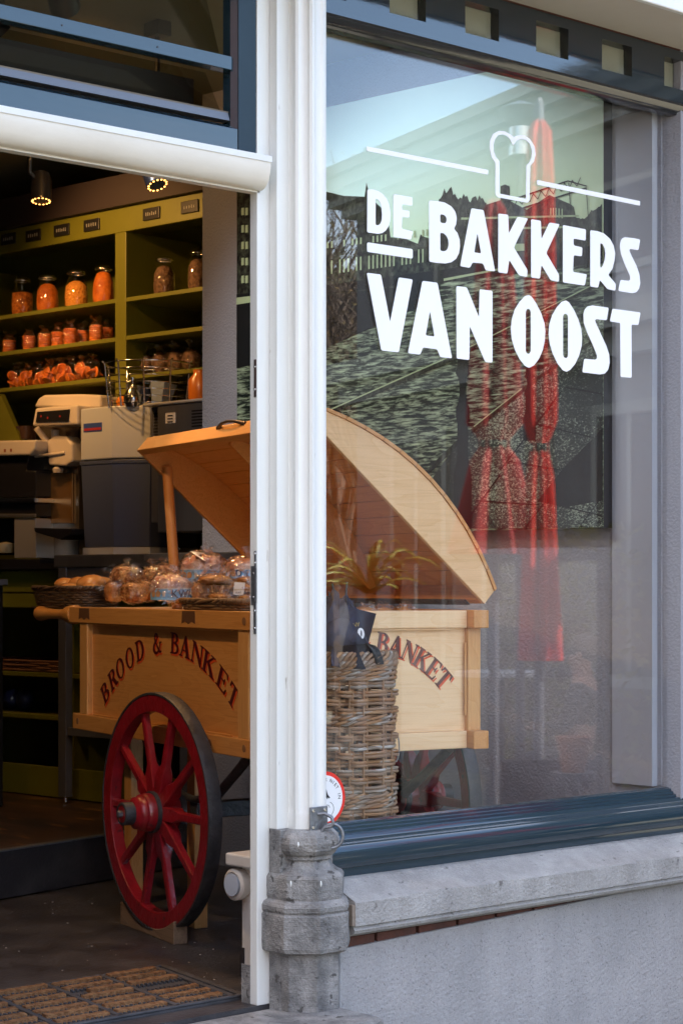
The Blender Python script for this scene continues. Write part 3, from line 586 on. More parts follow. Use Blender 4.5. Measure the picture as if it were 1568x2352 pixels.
patch('printed_houses', base([(545, 434), (560, 438), (580, 432), (748, 440), (790, 450), (838, 452), (842, 420), (850, 452), (868, 470), (890, 492), (897, 545), (930, 548), (960, 560)] + jag(966, 1060, [540, 560, 548], 8, 3) + [(1060, 545), (1100, 540)], 705, 640), 1, PDRK)
patch('printed_trees', base(jag(985, 1118, [560, 470, 442, 436, 452, 446, 462, 450, 470], 4, 9), 625, 600), 2, PDRK)
patch('printed_houses', base([(1100, 540), (1118, 470), (1150, 460), (1150, 428), (1160, 424), (1170, 428), (1172, 462), (1210, 482), (1262, 448), (1312, 470), (1318, 476)] + jag(1322, 1384, [500, 500, 480, 470], 4, 4), 640, 606), 2, PDRK)
patch('printed_quay', [(545, 676), (748, 655), (1000, 622), (1150, 600), (1384, 560), (1384, 604), (1150, 628), (1000, 646), (748, 676), (545, 704)], 3, PDEEP)
patch('printed_shadow', [(545, 704), (748, 678), (1000, 650), (1000, 690), (748, 800), (545, 846)], 3, PDEEP)
wn_ = MB()
def pq(mb, pxs, lay=4):
    vs = [(-.0613 - .0009 * lay, a, b) for a, b in clipw([PW(*p) for p in pxs])]; k = len(vs)
    mb.add(vs, [tuple(range(k))])
for y in (478, 518, 556, 593, 634):
    for dx in (0, 9): pq(wn_, [(556 + dx, y), (562 + dx, y - 1), (562 + dx, y + 16), (556 + dx, y + 17)])
    for ax in (600, 640, 680, 720): pq(wn_, [(ax, y - 4), (ax + 14, y - 6), (ax + 14, y + 12), (ax, y + 14)])
for i in range(26):
    x = 752 + i * 9.5; y = 600 - i * 1.2
    if random.random() < .8: pq(wn_, [(x, y), (x + 3.5, y - .5), (x + 3.5, y + 30), (x, y + 31)])
    if random.random() < .7: pq(wn_, [(x, y - 44), (x + 4, y - 44.6), (x + 4, y - 30), (x, y - 29)])
for (x, y) in ((1228, 508), (1236, 507), (1264, 478), (1270, 478), (1276, 478), (1283, 479), (1290, 480), (1150, 520), (1160, 519)): pq(wn_, [(x, y), (x + 3, y), (x + 3, y + 22), (x, y + 22)])
pq(wn_, [(545, 684), (748, 660), (748, 668), (545, 700)]); pq(wn_, [(1020, 640), (1150, 616), (1150, 620), (1020, 646)])
pq(wn_, [(1060, 500), (1330, 494), (1330, 498), (1060, 505)]); pq(wn_, [(1190, 522), (1300, 520), (1300, 524), (1190, 527)])
pq(wn_, [(1170, 560), (1205, 560), (1205, 576), (1170, 578)])
wn_.build('printed_windows', PPALE, po)
br = MB()
def bar(mb, a, b, wd, lay=5):
    (x0, y0), (x1, y1) = a, b; L_ = math.hypot(x1 - x0, y1 - y0); nx, ny = -(y1 - y0) / L_ * wd / 2, (x1 - x0) / L_ * wd / 2
    pq(mb, [(x0 + nx, y0 + ny), (x1 + nx, y1 + ny), (x1 - nx, y1 - ny), (x0 - nx, y0 - ny)], lay)
bar(br, (1160, 465), (1305, 416), 3); bar(br, (1305, 416), (1348, 428), 3); bar(br, (1180, 485), (1348, 432), 3.4)
for i in range(9): a = (1170 + i * 18, 462 - i * 6); bar(br, a, (a[0] + 12, a[1] + 14), 1.6); bar(br, (a[0] + 12, a[1] + 14), (a[0] + 20, a[1] - 6), 1.6)
bar(br, (1307, 420), (1312, 490), 2); bar(br, (1347, 432), (1352, 500), 1.6)
br.build('printed_drawbridge', PDEEP, po)
# pavement in the lower right corner of the print, railings and posts
patch('printed_paving', [(900, 1215), (985, 1110), (1050, 1020), (1190, 900), (1300, 800), (1384, 690), (1384, 1215)], 2, PPAV)
patch('printed_flagstone', [(1235, 1152), (1290, 1080), (1384, 985), (1384, 1100), (1384, 1150), (1300, 1165)], 3, PDEEP)
rl = MB(); bar(rl, (548, 1050), (748, 952), 13); bar(rl, (740, 955), (1048, 818), 13); bar(rl, (1048, 820), (1160, 752), 10); bar(rl, (1160, 752), (1384, 650), 8)
bar(rl, (975, 1092), (1060, 1010), 11); bar(rl, (1060, 1010), (1232, 872), 9); bar(rl, (1232, 872), (1384, 770), 7); None
rl.build('printed_railing', PDRK, po)
jl_ = MB()
for a_, b_ in (((1205, 1215), (1384, 985)), ((1240, 1150), (1384, 1185)), ((1290, 1075), (1384, 1105)), ((1150, 1080), (1290, 900)), ((1095, 1150), (1240, 1160)), ((1170, 1060), (1290, 1080)), ((1235, 975), (1384, 1010)), ((1300, 890), (1384, 905)), ((1330, 1215), (1384, 1140)), ((1060, 1215), (1150, 1090))): bar(jl_, a_, b_, 3.2, 6)
jl_.build('printed_joints', PDEEP, po)
ps = MB()
for (cx, top, bot, s) in ((1064, 800, 1215, .85), (1217, 842, 1012, .6)):
    pr_ = [(12, 0), (14, .10), (19, .14), (10, .17), (8, .25), (12, .30), (18, .33), (18, .38), (14, .42), (15, .62), (24, .70), (24, 1)]
    pq(ps, [(cx - a * s, top + (bot - top) * t) for a, t in pr_] + [(cx + a * s, top + (bot - top) * t) for a, t in reversed(pr_)], 6)
ps.build('printed_posts', PDEEP, po)
hl = MB(); bar(hl, (550, 1045), (748, 947), 3, 7); bar(hl, (748, 947), (1040, 817), 3, 7); bar(hl, (1075, 800), (1384, 644), 2.5, 7); bar(hl, (1090, 980), (1200, 893), 2.5, 7); hl.build('printed_highlights', PPALE, po)
# ================================================================== THE BAKER'S CART
cart = thing('bakers_cart', "oak baker's handcart with red spoked wheels and red lettering", 'handcart', CART, CA)
W_, N_ = .956, 1.593
ZB, ZT = .70, 1.21
def rail(x0, x1, y0, y1, z0, z1, m, name, b=.004): return MB().box(x0, x1, y0, y1, z0, z1).build(name, m, cart, bevel=b)
for x_ in (0, W_ - .056):                                # corner posts with a stepped inner edge
    for y_ in (0, N_ - .084):
        p = MB().box(x_, x_ + .056, y_, y_ + .084, ZB + .064, ZT - .066).build('corner_post', OAKZ, cart, bevel=.004)
def side_rail(x0, x1, zlo, zhi, name, y0=-.046, y1=1.658):
    return rail(x0, x1, y0, y1, zlo, zhi, OAK, name)
for x0 in (-.006, W_ - .06):
    side_rail(x0, x0 + .066, ZB, ZB + .066, 'lower_rail')
# top side rails run on into turned handles
for x0 in (-.006, W_ - .06):
    mb = MB().box(x0, x0 + .066, -.046, 1.70, ZT - .066, ZT)
    M_ = T((x0 + .033, 1.70, ZT - .033)) @ RX(-math.pi / 2)
    mb.lathe([(.040, 0), (.041, .03), (.034, .09), (.023, .13), (.021, .20), (.023, .30), (.027, .37), (.033, .42), (.033, .435), (.026, .452), (.004, .455)], 20, M=M_)
    mb.build('top_rail', OAK, cart, smooth=35, bevel=.003)
for (y0, y1) in ((-.0465, .0), (N_ + .001, N_ + .047)):
    pass
for (y_, s) in ((0, -1), (N_ - .06, 1)):
    rail(.0605, W_ - .0605, y_ - .002, y_ + .062, ZB + .001, ZB + .065, OAKX_LIT, 'end_rail')
    rail(.0605, W_ - .0605, y_ - .002, y_ + .062, ZT - .066, ZT - .001, OAKX_LIT, 'end_rail')
# moulded inner edges
for (z_, d) in ((ZT - .073, 0), (ZB + .0665, 0)):
    MB().box(.002, .010, .14, N_ - .14, z_, z_ + .0065).build('moulding', OAK, cart, bevel=.002)
    MB().box(.11, W_ - .11, .006, .014, z_, z_ + .0065).build('moulding', OAKX_LIT, cart, bevel=.002)
for y_ in (.0845, N_ - .0925): MB().box(.004, .012, y_, y_ + .008, ZB + .12, ZT - .12).build('moulding', OAKZ, cart, bevel=.002)
for x_ in (.0565, W_ - .0645): MB().box(x_, x_ + .008, .008, .016, ZB + .12, ZT - .12).build('moulding', OAKZ, cart, bevel=.002)
ps_ = MB().box(.026, .040, .05, N_ - .05, ZB + .05, ZT - .05).build('side_panel', OAK, cart)
ps2 = MB().box(W_ - .040, W_ - .026, .05, N_ - .05, ZB + .05, ZT - .05).build('side_panel', OAK, cart)
pe = MB().box(.0405, W_ - .0405, .024, .038, ZB + .05, ZT - .05).build('end_panel', OAKX_LIT, cart)
pe2 = MB().box(.0405, W_ - .0405, N_ - .038, N_ - .024, ZB + .05, ZT - .05).build('end_panel', OAKX_LIT, cart)
MB().box(.041, W_ - .041, .039, N_ - .039, ZB + .04, ZB + .055).build('floor_board', OAK, cart)
MB().box(.041, W_ - .041, .039, N_ - .039, 1.190, 1.200).build('display_tray', OAKX_LIT, cart)
for (y_, m_) in ((1.47, 0), (.43, 0)):                   # dark dovetail joints and pegs
    MB().prism([(y_, ZT - .004), (y_ + .11, ZT - .004), (y_ + .115, ZT - .05), (y_ + .085, ZT - .042), (y_ + .055, ZT - .052), (y_ + .028, ZT - .042), (y_ - .004, ZT - .05)], -.0075, -.0055, 'x').build('joint_inlay', mat('walnut_inlay', (.13, .06, .028), .5), cart)
for (y_, z_, r_) in ((.02, ZT - .034, .014), (1.60, ZB + .034, .013), (.30, ZB + .034, .013), (.02, ZB + .034, .013)):
    MB().lathe([(r_, 0), (r_, .0025), (.001, .003)], 16, M=T((-.0055, y_, z_)) @ RY(-math.pi / 2)).build('wooden_peg', mat('peg_end', (.24, .12, .05), .6), cart)
# legs, axle and springs below
yl_ = on_cart(462, 1900, .127)[0]
for y_ in (yl_, yl_ + .62): MB().box(.10, .155, y_, y_ + .07, .0, ZB - .001).build('prop_leg', OAKZ, cart, bevel=.003)
MB().box(.06, .90, .56, .62, .43, .49).build('axle_beam', IRON, cart, bevel=.004)
for x_ in (.04, W_ - .08):
    MB().tube([(x_ + .02, y_, .50 + .19 * (1 - ((y_ - .59) / .45) ** 2) * -1 + .19) for y_ in [.14 + .09 * i for i in range(11)]], .014, 8).build('leaf_spring', IRON, cart, smooth=50)
    MB().tube([(x_ + .02, .12, .69), (x_ + .02, .45, .49)], .018, 8).build('stay_bar', IRON, cart, smooth=50)
# wheels
def wheel(ex, sgn):
    h = bpy.data.objects.new('wheel', None); sc.collection.objects.link(h); h.parent = cart
    h.location = (ex, .589, .462); h.rotation_euler = (0, sgn * math.pi / 2, math.radians(3) * (1 if sgn < 0 else 0))
    # local z points outward
    RO = .437
    mb = MB(); n = 96
    prof = [(RO - .066, -.048), (RO - .004, -.048), (RO - .004, 0), (RO - .066, 0)]
    vs = []; fs = []
    for k in range(n):
        a = 2 * math.pi * k / n
        vs += [(r * math.cos(a), r * math.sin(a), z) for r, z in prof]
    for k in range(n):
        j = (k + 1) % n; fs += [(k * 4 + i, k * 4 + (i + 1) % 4, j * 4 + (i + 1) % 4, j * 4 + i) for i in range(4)]
    mb.add(vs, fs).build('rim', RED, h, smooth=40, bevel=.003)
    vs = []; fs = []; prof = [(RO - .0038, -.052), (RO + .004, -.052), (RO + .006, -.045), (RO + .006, -.005), (RO + .004, .002), (RO - .0038, .002)]; q = len(prof)
    for k in range(n):
        a = 2 * math.pi * k / n; vs += [(r * math.cos(a), r * math.sin(a), z) for r, z in prof]
    for k in range(n):
        j = (k + 1) % n; fs += [(k * q + i, k * q + (i + 1) % q, j * q + (i + 1) % q, j * q + i) for i in range(q)]
    MB().add(vs, fs).build('iron_tyre', IRON, h, smooth=40)
    for k in range(10):
        a = math.radians(90 + 36 * k); Mk = RZ(a)
        # spoke: square and thick at the hub, chamfered and thinner outside
        sec = [(.055, .027, .024), (.15, .026, .022), (.185, .0165, .0145), (.30, .0155, .014), (.375, .015, .014)]
        vs = []; fs = []
        for (r, wy, wz) in sec:
            ch = .35 if r > .17 else .12
            loop = [(-1 + ch, -1), (1 - ch, -1), (1, -1 + ch), (1, 1 - ch), (1 - ch, 1), (-1 + ch, 1), (-1, 1 - ch), (-1, -1 + ch)]
            vs += [(r, a_ * wy, -.024 + b_ * wz) for a_, b_ in loop]
        for i in range(len(sec) - 1): fs += [(i * 8 + t, i * 8 + (t + 1) % 8, (i + 1) * 8 + (t + 1) % 8, (i + 1) * 8 + t) for t in range(8)]
        fs += [tuple(range(8)), tuple((len(sec) - 1) * 8 + t for t in range(8))]
        MB().add([Mk @ Vector(v) for v in vs], fs).build('spoke', RED, h, smooth=25)
    hb = MB().lathe([(.062, -.11), (.070, -.06), (.072, .012), (.070, .020), (.072, .030), (.069, .038), (.066, .045), (.068, .053), (.062, .060), (.058, .068), (.059, .076), (.050, .084), (.04, .09)], 40).build('hub', RED, h, smooth=35)
    MB().lathe([(.0735, -.006), (.077, -.005), (.077, .014), (.0735, .015)], 40).build('iron_band', IRON, hb, smooth=40)
    MB().lathe([(.069, -.105), (.073, -.104), (.073, -.085), (.069, -.084)], 40).build('iron_band', IRON, hb, smooth=40)
    MB().lathe([(.0425, .080), (.0425, .128), (.040, .130), (.034, .130), (.034, .126), (.001, .126)], 32).build('iron_cap', IRON, hb, smooth=40)
    MB().lathe([(.033, .1265), (.033, .1275), (.001, .1276)], 24).build('cap_face', RED, hb)
    MB().lathe([(.013, .127), (.013, .142), (.009, .145), (.001, .145)], 6).build('axle_nut', STEEL, hb)
    return h
wheel(-.102, -1); wheel(W_ + .10, 1)
# red lettering with its orange shadow: outlines in a unit em
def stem(x0, x1, y0=0, y1=1): return [(x0, y0), (x1, y0), (x1, y1), (x0, y1)]
def ell(cx, cy, rx, ry, a0=0, a1=360, n=20): return [(cx + rx * math.cos(math.radians(a0 + (a1 - a0) * i / n)), cy + ry * math.sin(math.radians(a0 + (a1 - a0) * i / n))) for i in range(n + (0 if a1 - a0 == 360 else 1))]
GL = {
 'O': (.95, [[ell(.46, .5, .43, .52, n=28), ell(.46, .5, .24, .46, n=28)]]),
 'D': (.92, [[[(.02, 0), (.40, 0)] + ell(.40, .5, .47, .5, -80, 80) + [(.40, 1), (.02, 1), (.02, .95), (.12, .92), (.12, .08), (.02, .05)], [(.31, .07)] + ell(.36, .5, .30, .43, -80, 80) + [(.31, .93)]]]),
 'B': (.84, [[[(.02, 0), (.42, 0)] + ell(.42, .27, .38, .27, -75, 60) + ell(.40, .76, .33, .24, -55, 85) + [(.02, 1), (.02, .95), (.12, .92), (.12, .08), (.02, .05)], [(.31, .07)] + ell(.38, .27, .22, .20, -70, 70) + [(.31, .49)], [(.31, .55)] + ell(.36, .76, .18, .18, -70, 70) + [(.31, .93)]]]),
 'R': (.90, [[[(.02, 0), (.42, 0), (.42, .05), (.31, .08), (.31, .45), (.38, .45), (.62, 0), (.92, 0), (.92, .05), (.82, .08), (.58, .50)] + ell(.40, .74, .38, .26, -50, 88) + [(.02, 1), (.02, .95), (.12, .92), (.12, .08), (.02, .05)], [(.31, .52)] + ell(.36, .74, .22, .19, -75, 75) + [(.31, .93)]]]),
 'A': (.95, [[[(.0, 0), (.30, 0), (.30, .05), (.22, .08), (.29, .28), (.56, .28), (.62, .08), (.52, .05), (.52, 0), (.95, 0), (.95, .05), (.86, .08), (.56, 1.02), (.44, 1.02), (.12, .08), (0, .05)], [(.31, .34), (.53, .34), (.42, .70)]]]),
 'N': (1.0, [[[(.02, 0), (.28, 0), (.28, .05), (.19, .08), (.19, .80), (.76, -.02), (.84, -.02), (.84, .92), (.95, .95), (.95, 1), (.67, 1), (.67, .95), (.76, .92), (.76, .34), (.30, 1), (.02, 1), (.02, .95), (.12, .90), (.12, .08), (.02, .05)]]]),
 'K': (.98, [[[(.02, 0), (.42, 0), (.42, .05), (.31, .08), (.31, .42), (.38, .50), (.68, .06), (.60, .05), (.60, 0), (1.0, 0), (1.0, .05), (.92, .08), (.52, .62), (.78, .92), (.90, .95), (.90, 1), (.56, 1), (.56, .95), (.66, .92), (.31, .53), (.31, .92), (.42, .95), (.42, 1), (.02, 1), (.02, .95), (.12, .92), (.12, .08), (.02, .05)]]]),
 'E': (.82, [[[(.02, 0), (.76, 0), (.80, .28), (.74, .28), (.66, .08), (.31, .07), (.31, .48), (.50, .48), (.55, .38), (.60, .38), (.60, .66), (.55, .66), (.50, .55), (.31, .55), (.31, .93), (.62, .93), (.70, .76), (.76, .76), (.73, 1), (.02, 1), (.02, .95), (.12, .92), (.12, .08), (.02, .05)]]]),
 'T': (.88, [[[(.24, 0), (.64, 0), (.64, .05), (.535, .08), (.535, .93), (.70, .92), (.80, .72), (.86, .72), (.84, 1), (.04, 1), (.02, .72), (.08, .72), (.18, .92), (.345, .93), (.345, .08), (.24, .05)]]]),
 '&': (.95, [[[(.92, .06), (.80, 0), (.66, .03), (.58, .11)] + ell(.36, .24, .32, .27, -45, -200, 14) + [(.10, .45), (.25, .58), (.20, .72), (.22, .86), (.32, .98), (.45, 1.0), (.58, .93), (.60, .78), (.54, .66), (.42, .55), (.66, .24), (.76, .42), (.72, .50), (.72, .54), (.95, .54), (.95, .50), (.85, .45), (.72, .17), (.80, .10), (.92, .11)],
      [(.55, .16), (.45, .10), (.34, .10), (.24, .18), (.22, .32), (.29, .45), (.36, .48)], [(.38, .64), (.46, .72), (.48, .84), (.43, .92), (.36, .88), (.35, .76)]]])}
def inscription(word, pos, rad, cx, cz, h, wf, M, name):
    """letters on an arc; pos: angle in degrees of each letter from the top, reading left to right"""
    for ch, a, wf_ in zip(word, pos, wf):
        adv, shp = GL[ch]; al = math.radians(a)
        Mk = T((cx + rad * math.sin(al), cz + rad * math.cos(al), 0)) @ RZ(-al) @ Matrix.Diagonal((h * wf_, h, 1, 1)) @ T((-adv / 2, -.5, 0))
        for loops in shp:
            lp = [[tuple((Mk @ Vector((x, y, 0)))[:2]) for x, y in l] for l in loops]
            outline(name, lp, .0008, INKR, cart, M @ T((0, 0, .0022)))
            sh = [[(x + h * .085, y - h * .10) for x, y in l] for l in lp]
            outline(name + '_shadow', sh, .0008, INKO, cart, M @ T((0, 0, .0010)))
SF = frame((.026, 0, 0), (0, -1, 0), (0, 0, 1), (-1, 0, 0))    # reads left to right seen from outside: x runs against +y
angs = []
for (a, b) in [(155, 620), (230, 490), (305, 395), (400, 305), (500, 250), (665, 205), (835, 230), (930, 295), (1045, 370), (1150, 475), (1270, 640), (1370, 780)]:
    l_, z_ = on_cart((350 + .4209 * a) * .574149, (2480 + .4209 * b) * .574149, .026); angs.append(math.degrees(math.atan2(.741 - l_, z_ - .072)))
inscription('BROOD&BANKET', angs, 1.012, -.741, .072, .080, [1.22, 1.22, 1.2, 1.2, 1.2, 1.15, 1.25, 1.3, 1.42, 1.46, 1.44, 1.22], SF, 'inscription_letter')
EF = frame((0, .024, 0), (1, 0, 0), (0, 0, 1), (0, -1, 0))
inscription('BROOD&BANKET', [-46.5, -38.5, -30, -21.5, -13.5, -1.5, 9.5, 16.5, 24.5, 32, 39.5, 46.5], .455, .475, .645, .073, [.9] * 12, EF, 'inscription_letter')
# barrel lid, tilted open about the far top rail
LA = math.radians(41.9); HX, HZ = .954, 1.232
lid = bpy.data.objects.new('lid', None); sc.collection.objects.link(lid); lid.parent = cart
lid.matrix_local = Matrix.Identity(4)
ux = Vector((-math.cos(LA), 0, math.sin(LA))); vx = Vector((math.sin(LA), 0, math.cos(LA)))
LM = frame((HX, 0, HZ), ux, vx, (0, 1, 0))                 # u along the chord, v outwards, then along the cart
CW = .956; L0, L1 = -.03, 1.56
def arc(u): return .072 + .112 * (1 - ((u - CW / 2) / (CW / 2)) ** 2)
us = [CW * i / 24 for i in range(25)]
prof_ = [(0, 0)] + [(u, arc(u) - .010) for u in us] + [(CW, 0)]
OAKE_LIT = wood('oak_lid_end_lit', (.74, .44, .19), (.80, .51, .25), (.60, .34, .13), 0, .8)  # near lid end paler than the far one: window light in the colour
MB().prism(prof_, L0, L0 + .022, 'z', LM).build('lid_end', OAKE_LIT, lid, bevel=.003)
MB().prism(prof_, L1 - .022, L1, 'z', LM).build('lid_end', OAK, lid, bevel=.003)
MB().prism([(u * .9 + .05, v - .02) for u, v in prof_ if v > 0] + [(.9, .02), (.06, .02)][::1], .76, .78, 'z', LM).build('lid_rib', OAK, lid)
sl = MB()
for i in range(12):
    a, b = CW * i / 12 + .0012, CW * (i + 1) / 12 - .0012
    sl.prism([(a, arc(a) - .0098), (b, arc(b) - .0098), (b, arc(b) + .004), (a, arc(a) + .004)], L0 - .006, L1 + .006, 'z', LM)
sl.build('lid_slats', OAK, lid, bevel=.001)
MB().box(CW - .03, CW + .001, 0, .070, L0 + .023, L1 - .023, M=LM).build('front_board', OAK, lid, bevel=.003)
MB().box(0, .026, 0, .070, L0 + .023, L1 - .023, M=LM).build('back_board', OAK, lid, bevel=.003)
MB().box(.0, .026, -.006, -.0005, L0 + .1, L1 - .1, M=LM).build('hinge_strip', IRON, lid)
lh = .5
for k in range(1):
    yy = [.60, .66, .72, .78, .84]; hh = [.0, .020, .026, .020, .0]
    MB().tube([LM @ Vector((CW + .0 + h_, .060, y)) for y, h_ in zip(yy, hh)], [.010, .006, .006, .006, .010], 10).build('lid_handle', mat('bronze_handle', (.10, .07, .05), .4, metal=.7), lid, smooth=60)
sa_, sb_ = on_cart(384, 985, .37), on_cart(407, 1400, .37)
MB().tube([(.37, sa_[0], min(sa_[1], 1.80)), (.37, sb_[0], 1.201)], [.022, .0215], 16).build('prop_stick', BEECH, cart, smooth=50)
for xx, o_l in ((.0, 'left'), ):
    pass
# chocks
for ex in (-.104, W_ + .046):
    ck = thing('wheel_chock', 'rough wooden block under the wheel nearest the doorway' if ex < 0 else 'rough wooden block under the far wheel behind the window', 'chock', CART + ce * ex + cl * .40, CA)
    n = 14; pts = [(0, 0), (.50, 0)] + [(.50 - .50 * i / n, .085 if abs(.5 - .5 * i / n - .205) > .20 else .03 + .055 * (abs(.5 - .5 * i / n - .205) / .20) ** 2) for i in range(n + 1)]
    MB().prism(pts, 0, .056, 'x').build('wood_block', ROUGHW, ck, bevel=.003)

# ================================================================== BREAD ON THE CART
def cpos(x, y, e, z=None):
    l_, zz = on_cart(x, y, e); return CART + ce * e + cl * l_ + Vector((0, 0, z if z is not None else zz))
seed = [10]
def film(parent, rx, ry, rz, M=None, name='clear_wrap', amp=.16):
    seed[0] += 1
    return MB().blob(rx, ry, rz, amp, seed=seed[0], nu=30, nv=18, M=M, freq=4.2).build(name, FILM, parent, smooth=28)
def tail(parent, p, s=.03, d=(0, 0, 1)):
    seed[0] += 1; mb = MB(); n = 9; d = Vector(d).normalized(); u = d.orthogonal().normalized(); v = d.cross(u); vs = [Vector(p)]
    for k in range(n): a = 2 * math.pi * k / n; vs.append(Vector(p) + d * s * random.uniform(.6, 1.1) + (u * math.cos(a) + v * math.sin(a)) * s * random.uniform(.4, 1))
    mb.add(vs, [(0, 1 + k, 1 + (k + 1) % n) for k in range(n)]); return mb.build('bag_tail', FILM, parent)
def cake(x, ytop, ybot, wpx, e, label, m=FLOUR, txt=None, hang='KW', grp='round sugared loaves in blue paper bands'):
    p = cpos(x, ybot, e); d = (p - C).dot(F); r = wpx / FP * d / 2; h = (ybot - ytop) / FP * d
    t = thing('wrapped_cake', label, 'cake', p, CA - .9, grp)
    bh_ = h * .46
    MB().lathe([(r * .97, 0), (r * .99, bh_), (r * .95, bh_), (r * .93, .004)], 40).build('paper_band', BAND, t, smooth=40)
    MB().lathe([(r * .985, bh_ - .0045), (r * 1.0, bh_ - .004), (r * 1.0, bh_ - .0005), (r * .985, bh_)], 40).build('band_edge', CARD, t)
    seed[0] += 1
    MB().blob(r * .96, r * .96, h * .50, .13, seed=seed[0], nu=40, nv=24, M=T((0, 0, h * .46)), freq=3.4, power=.85).build('loaf', m, t, smooth=60)
    b = t.children[0]
    if txt is not None:
        for i, ch in enumerate(txt):
            a = math.radians(-126 + i * 26) + .9 + math.radians(hang) - CA * 0
            fx = frame((r * math.cos(a) * 1.0, r * math.sin(a) * 1.0, bh_ * .48), (-math.sin(a), math.cos(a), 0), (0, 0, 1), (math.cos(a), math.sin(a), 0))
            text('printed_letter', ch, bh_ * .95, .0015, mat('navy_ink', (.01, .05, .16), .4), b, fx)
    for k in range(3):
        a = math.radians(-170 + k * 18) + .9
        fx = frame((r * math.cos(a) * .995, r * math.sin(a) * .995, bh_ * .5), (-math.sin(a), math.cos(a), 0), (0, 0, 1), (math.cos(a), math.sin(a), 0))
        if k < 2: outline('printed_muffin', [[(-.011, .0), (-.008, -.011), (.008, -.011), (.011, 0), (.010, .007), (.004, .012), (-.004, .012), (-.010, .007)]], .0015, mat('printed_tan', (.55, .30, .14), .5), b, fx)
        else: outline('printed_cup', [[(-.006, .010), (-.005, -.010), (.005, -.010), (.007, .010)]], .0015, CARD, b, fx)
    film(t, r * 1.12, r * 1.12, h * .60, T((0, 0, h * .52)))
    tail(t, (r * .3, -r * .2, h * 1.02), .035, (.2, -.4, 1)); tail(t, (-r * 1.1, -.01, h * .3), .03, (-1, -.3, .2))
    return t
cake(393, 1318, 1378, 96, .085, 'round sugared loaf in blue band at the front of the pile', txt='KWA', hang=22)
cake(467, 1272, 1336, 104, .22, 'largest round sugared loaf topped with a paper tag, behind the others', txt=None, hang=0)
cake(562, 1281, 1328, 88, .24, 'round sugared loaf in blue band close to the door post', txt='DI', hang=-8)
tg = outline('paper_tag', [[(-.05, -.03), (.05, -.035), (.058, .03), (-.045, .04)]], .001, CARD, None, T(cpos(466, 1281, .20) + Vector((0, 0, .004))) @ RZ(.5) @ RX(.55)); tag(tg, 'white paper tag with black print stuck on top of the largest loaf', 'tag')
text('printed_word', 'cO', .05, .001, INK, tg, T(cpos(466, 1281, .20) + Vector((0, 0, .005))) @ RZ(.5) @ RX(.55) @ T((0, 0, .0012)))
def loafbag(x, ytop, ybot, wpx, e, label, m=CRUSTD, dl=1.3, sh=.7, grp='wrapped loaves', rz=0.0, boxy=.6):
    p = cpos(x, ybot, e); d = (p - C).dot(F); r = wpx / FP * d / 2; h = (ybot - ytop) / FP * d
    t = thing('wrapped_loaf', label, 'loaf', p, CA + rz, grp); seed[0] += 1
    MB().blob(r * sh * .9, r * dl * .9, h * .46, .12, seed=seed[0], nu=40, nv=24, M=T((0, 0, h * .47)), freq=3.8, power=boxy).build('loaf', m, t, smooth=60)
    film(t, r * sh * 1.12, r * dl * 1.1, h * .56, T((0, 0, h * .5)), amp=.22)
    tail(t, (-r * .2, r * dl, h * .6), .05, (-.3, 1, .2)); tail(t, (r * .1, -r * dl, h * .5), .04, (-.4, -1, .3)); tail(t, (0, 0, h), .03)
    return t
loafbag(292, 1298, 1346, 92, .20, 'wrapped nut loaf topmost of the two stacked at the left of the pile', dl=1.0)
loafbag(308, 1336, 1384, 82, .09, 'wrapped nut loaf resting on the cart edge under another', dl=1.0)
loafbag(262, 1334, 1383, 56, .15, 'small wrapped brown loaf between the rolls basket and the nut loaves', m=CRUST, dl=.9)
loafbag(376, 1296, 1334, 74, .28, 'wrapped dark loaf at the back behind the prop stick', dl=.9)
t = loafbag(494, 1318, 1346, 98, .13, 'long golden loaf wrapped in its foil tray', m=ROLL, dl=.95, sh=.85, boxy=.9)
pf = cpos(493, 1364, .13); dd = (pf - C).dot(F)
t2 = thing('foil_tray', 'ribbed aluminium tray under the long golden loaf', 'foil tray', pf, CA)
mb = MB(); n = 64
for (z, r0) in (): pass
vs = []; fs = []
for j, (z, k_) in enumerate(((0, .80), (.030, 1.0), (.032, 1.06), (.033, 1.0))):
    for k in range(n):
        a = 2 * math.pi * k / n; q = (1 + (.03 if k % 2 else -.03) * (1 if j < 2 else 0)) * k_
        ca, sa = math.cos(a), math.sin(a); vs.append((math.copysign(abs(ca) ** .6, ca) * .042 * q, math.copysign(abs(sa) ** .6, sa) * .085 * q, z))
for j in range(3): fs += [(j * n + k, j * n + (k + 1) % n, (j + 1) * n + (k + 1) % n, (j + 1) * n + k) for k in range(n)]
fs.append(tuple(range(n))); mb.add(vs, fs).build('ribbed_tray', FOIL, t2)
loafbag(338, 1332, 1380, 62, .17, 'wrapped crusty loaf pressed against the front sugared loaf')
loafbag(566, 1324, 1342, 60, .16, 'wrapped flat bun beside the golden loaf', m=ROLL, dl=1, boxy=.9, grp='flat wrapped buns')
loafbag(572, 1342, 1358, 56, .13, 'lower wrapped bun by the door post under the price card', m=ROLL, dl=1, boxy=.9, grp='flat wrapped buns')
loafbag(505, 1362, 1378, 70, .06, 'flat wrapped bun lying in the front wicker tray', m=ROLL, dl=1.2, boxy=.9, grp='flat wrapped buns')
loafbag(566, 1366, 1380, 50, .06, 'small flat wrapped bun at the end of the wicker tray', m=ROLL, dl=1, boxy=.9, grp='flat wrapped buns')
loafbag(352, 1300, 1345, 56, .24, 'wrapped brown loaf wedged behind the front sugared loaf')
loafbag(462, 1336, 1384, 56, .10, 'wrapped crusty loaf between the front sugared loaf and the golden one', m=CRUST, dl=.8)
loafbag(532, 1300, 1345, 60, .24, 'wrapped brown loaf filling the gap under the two upper sugared loaves')
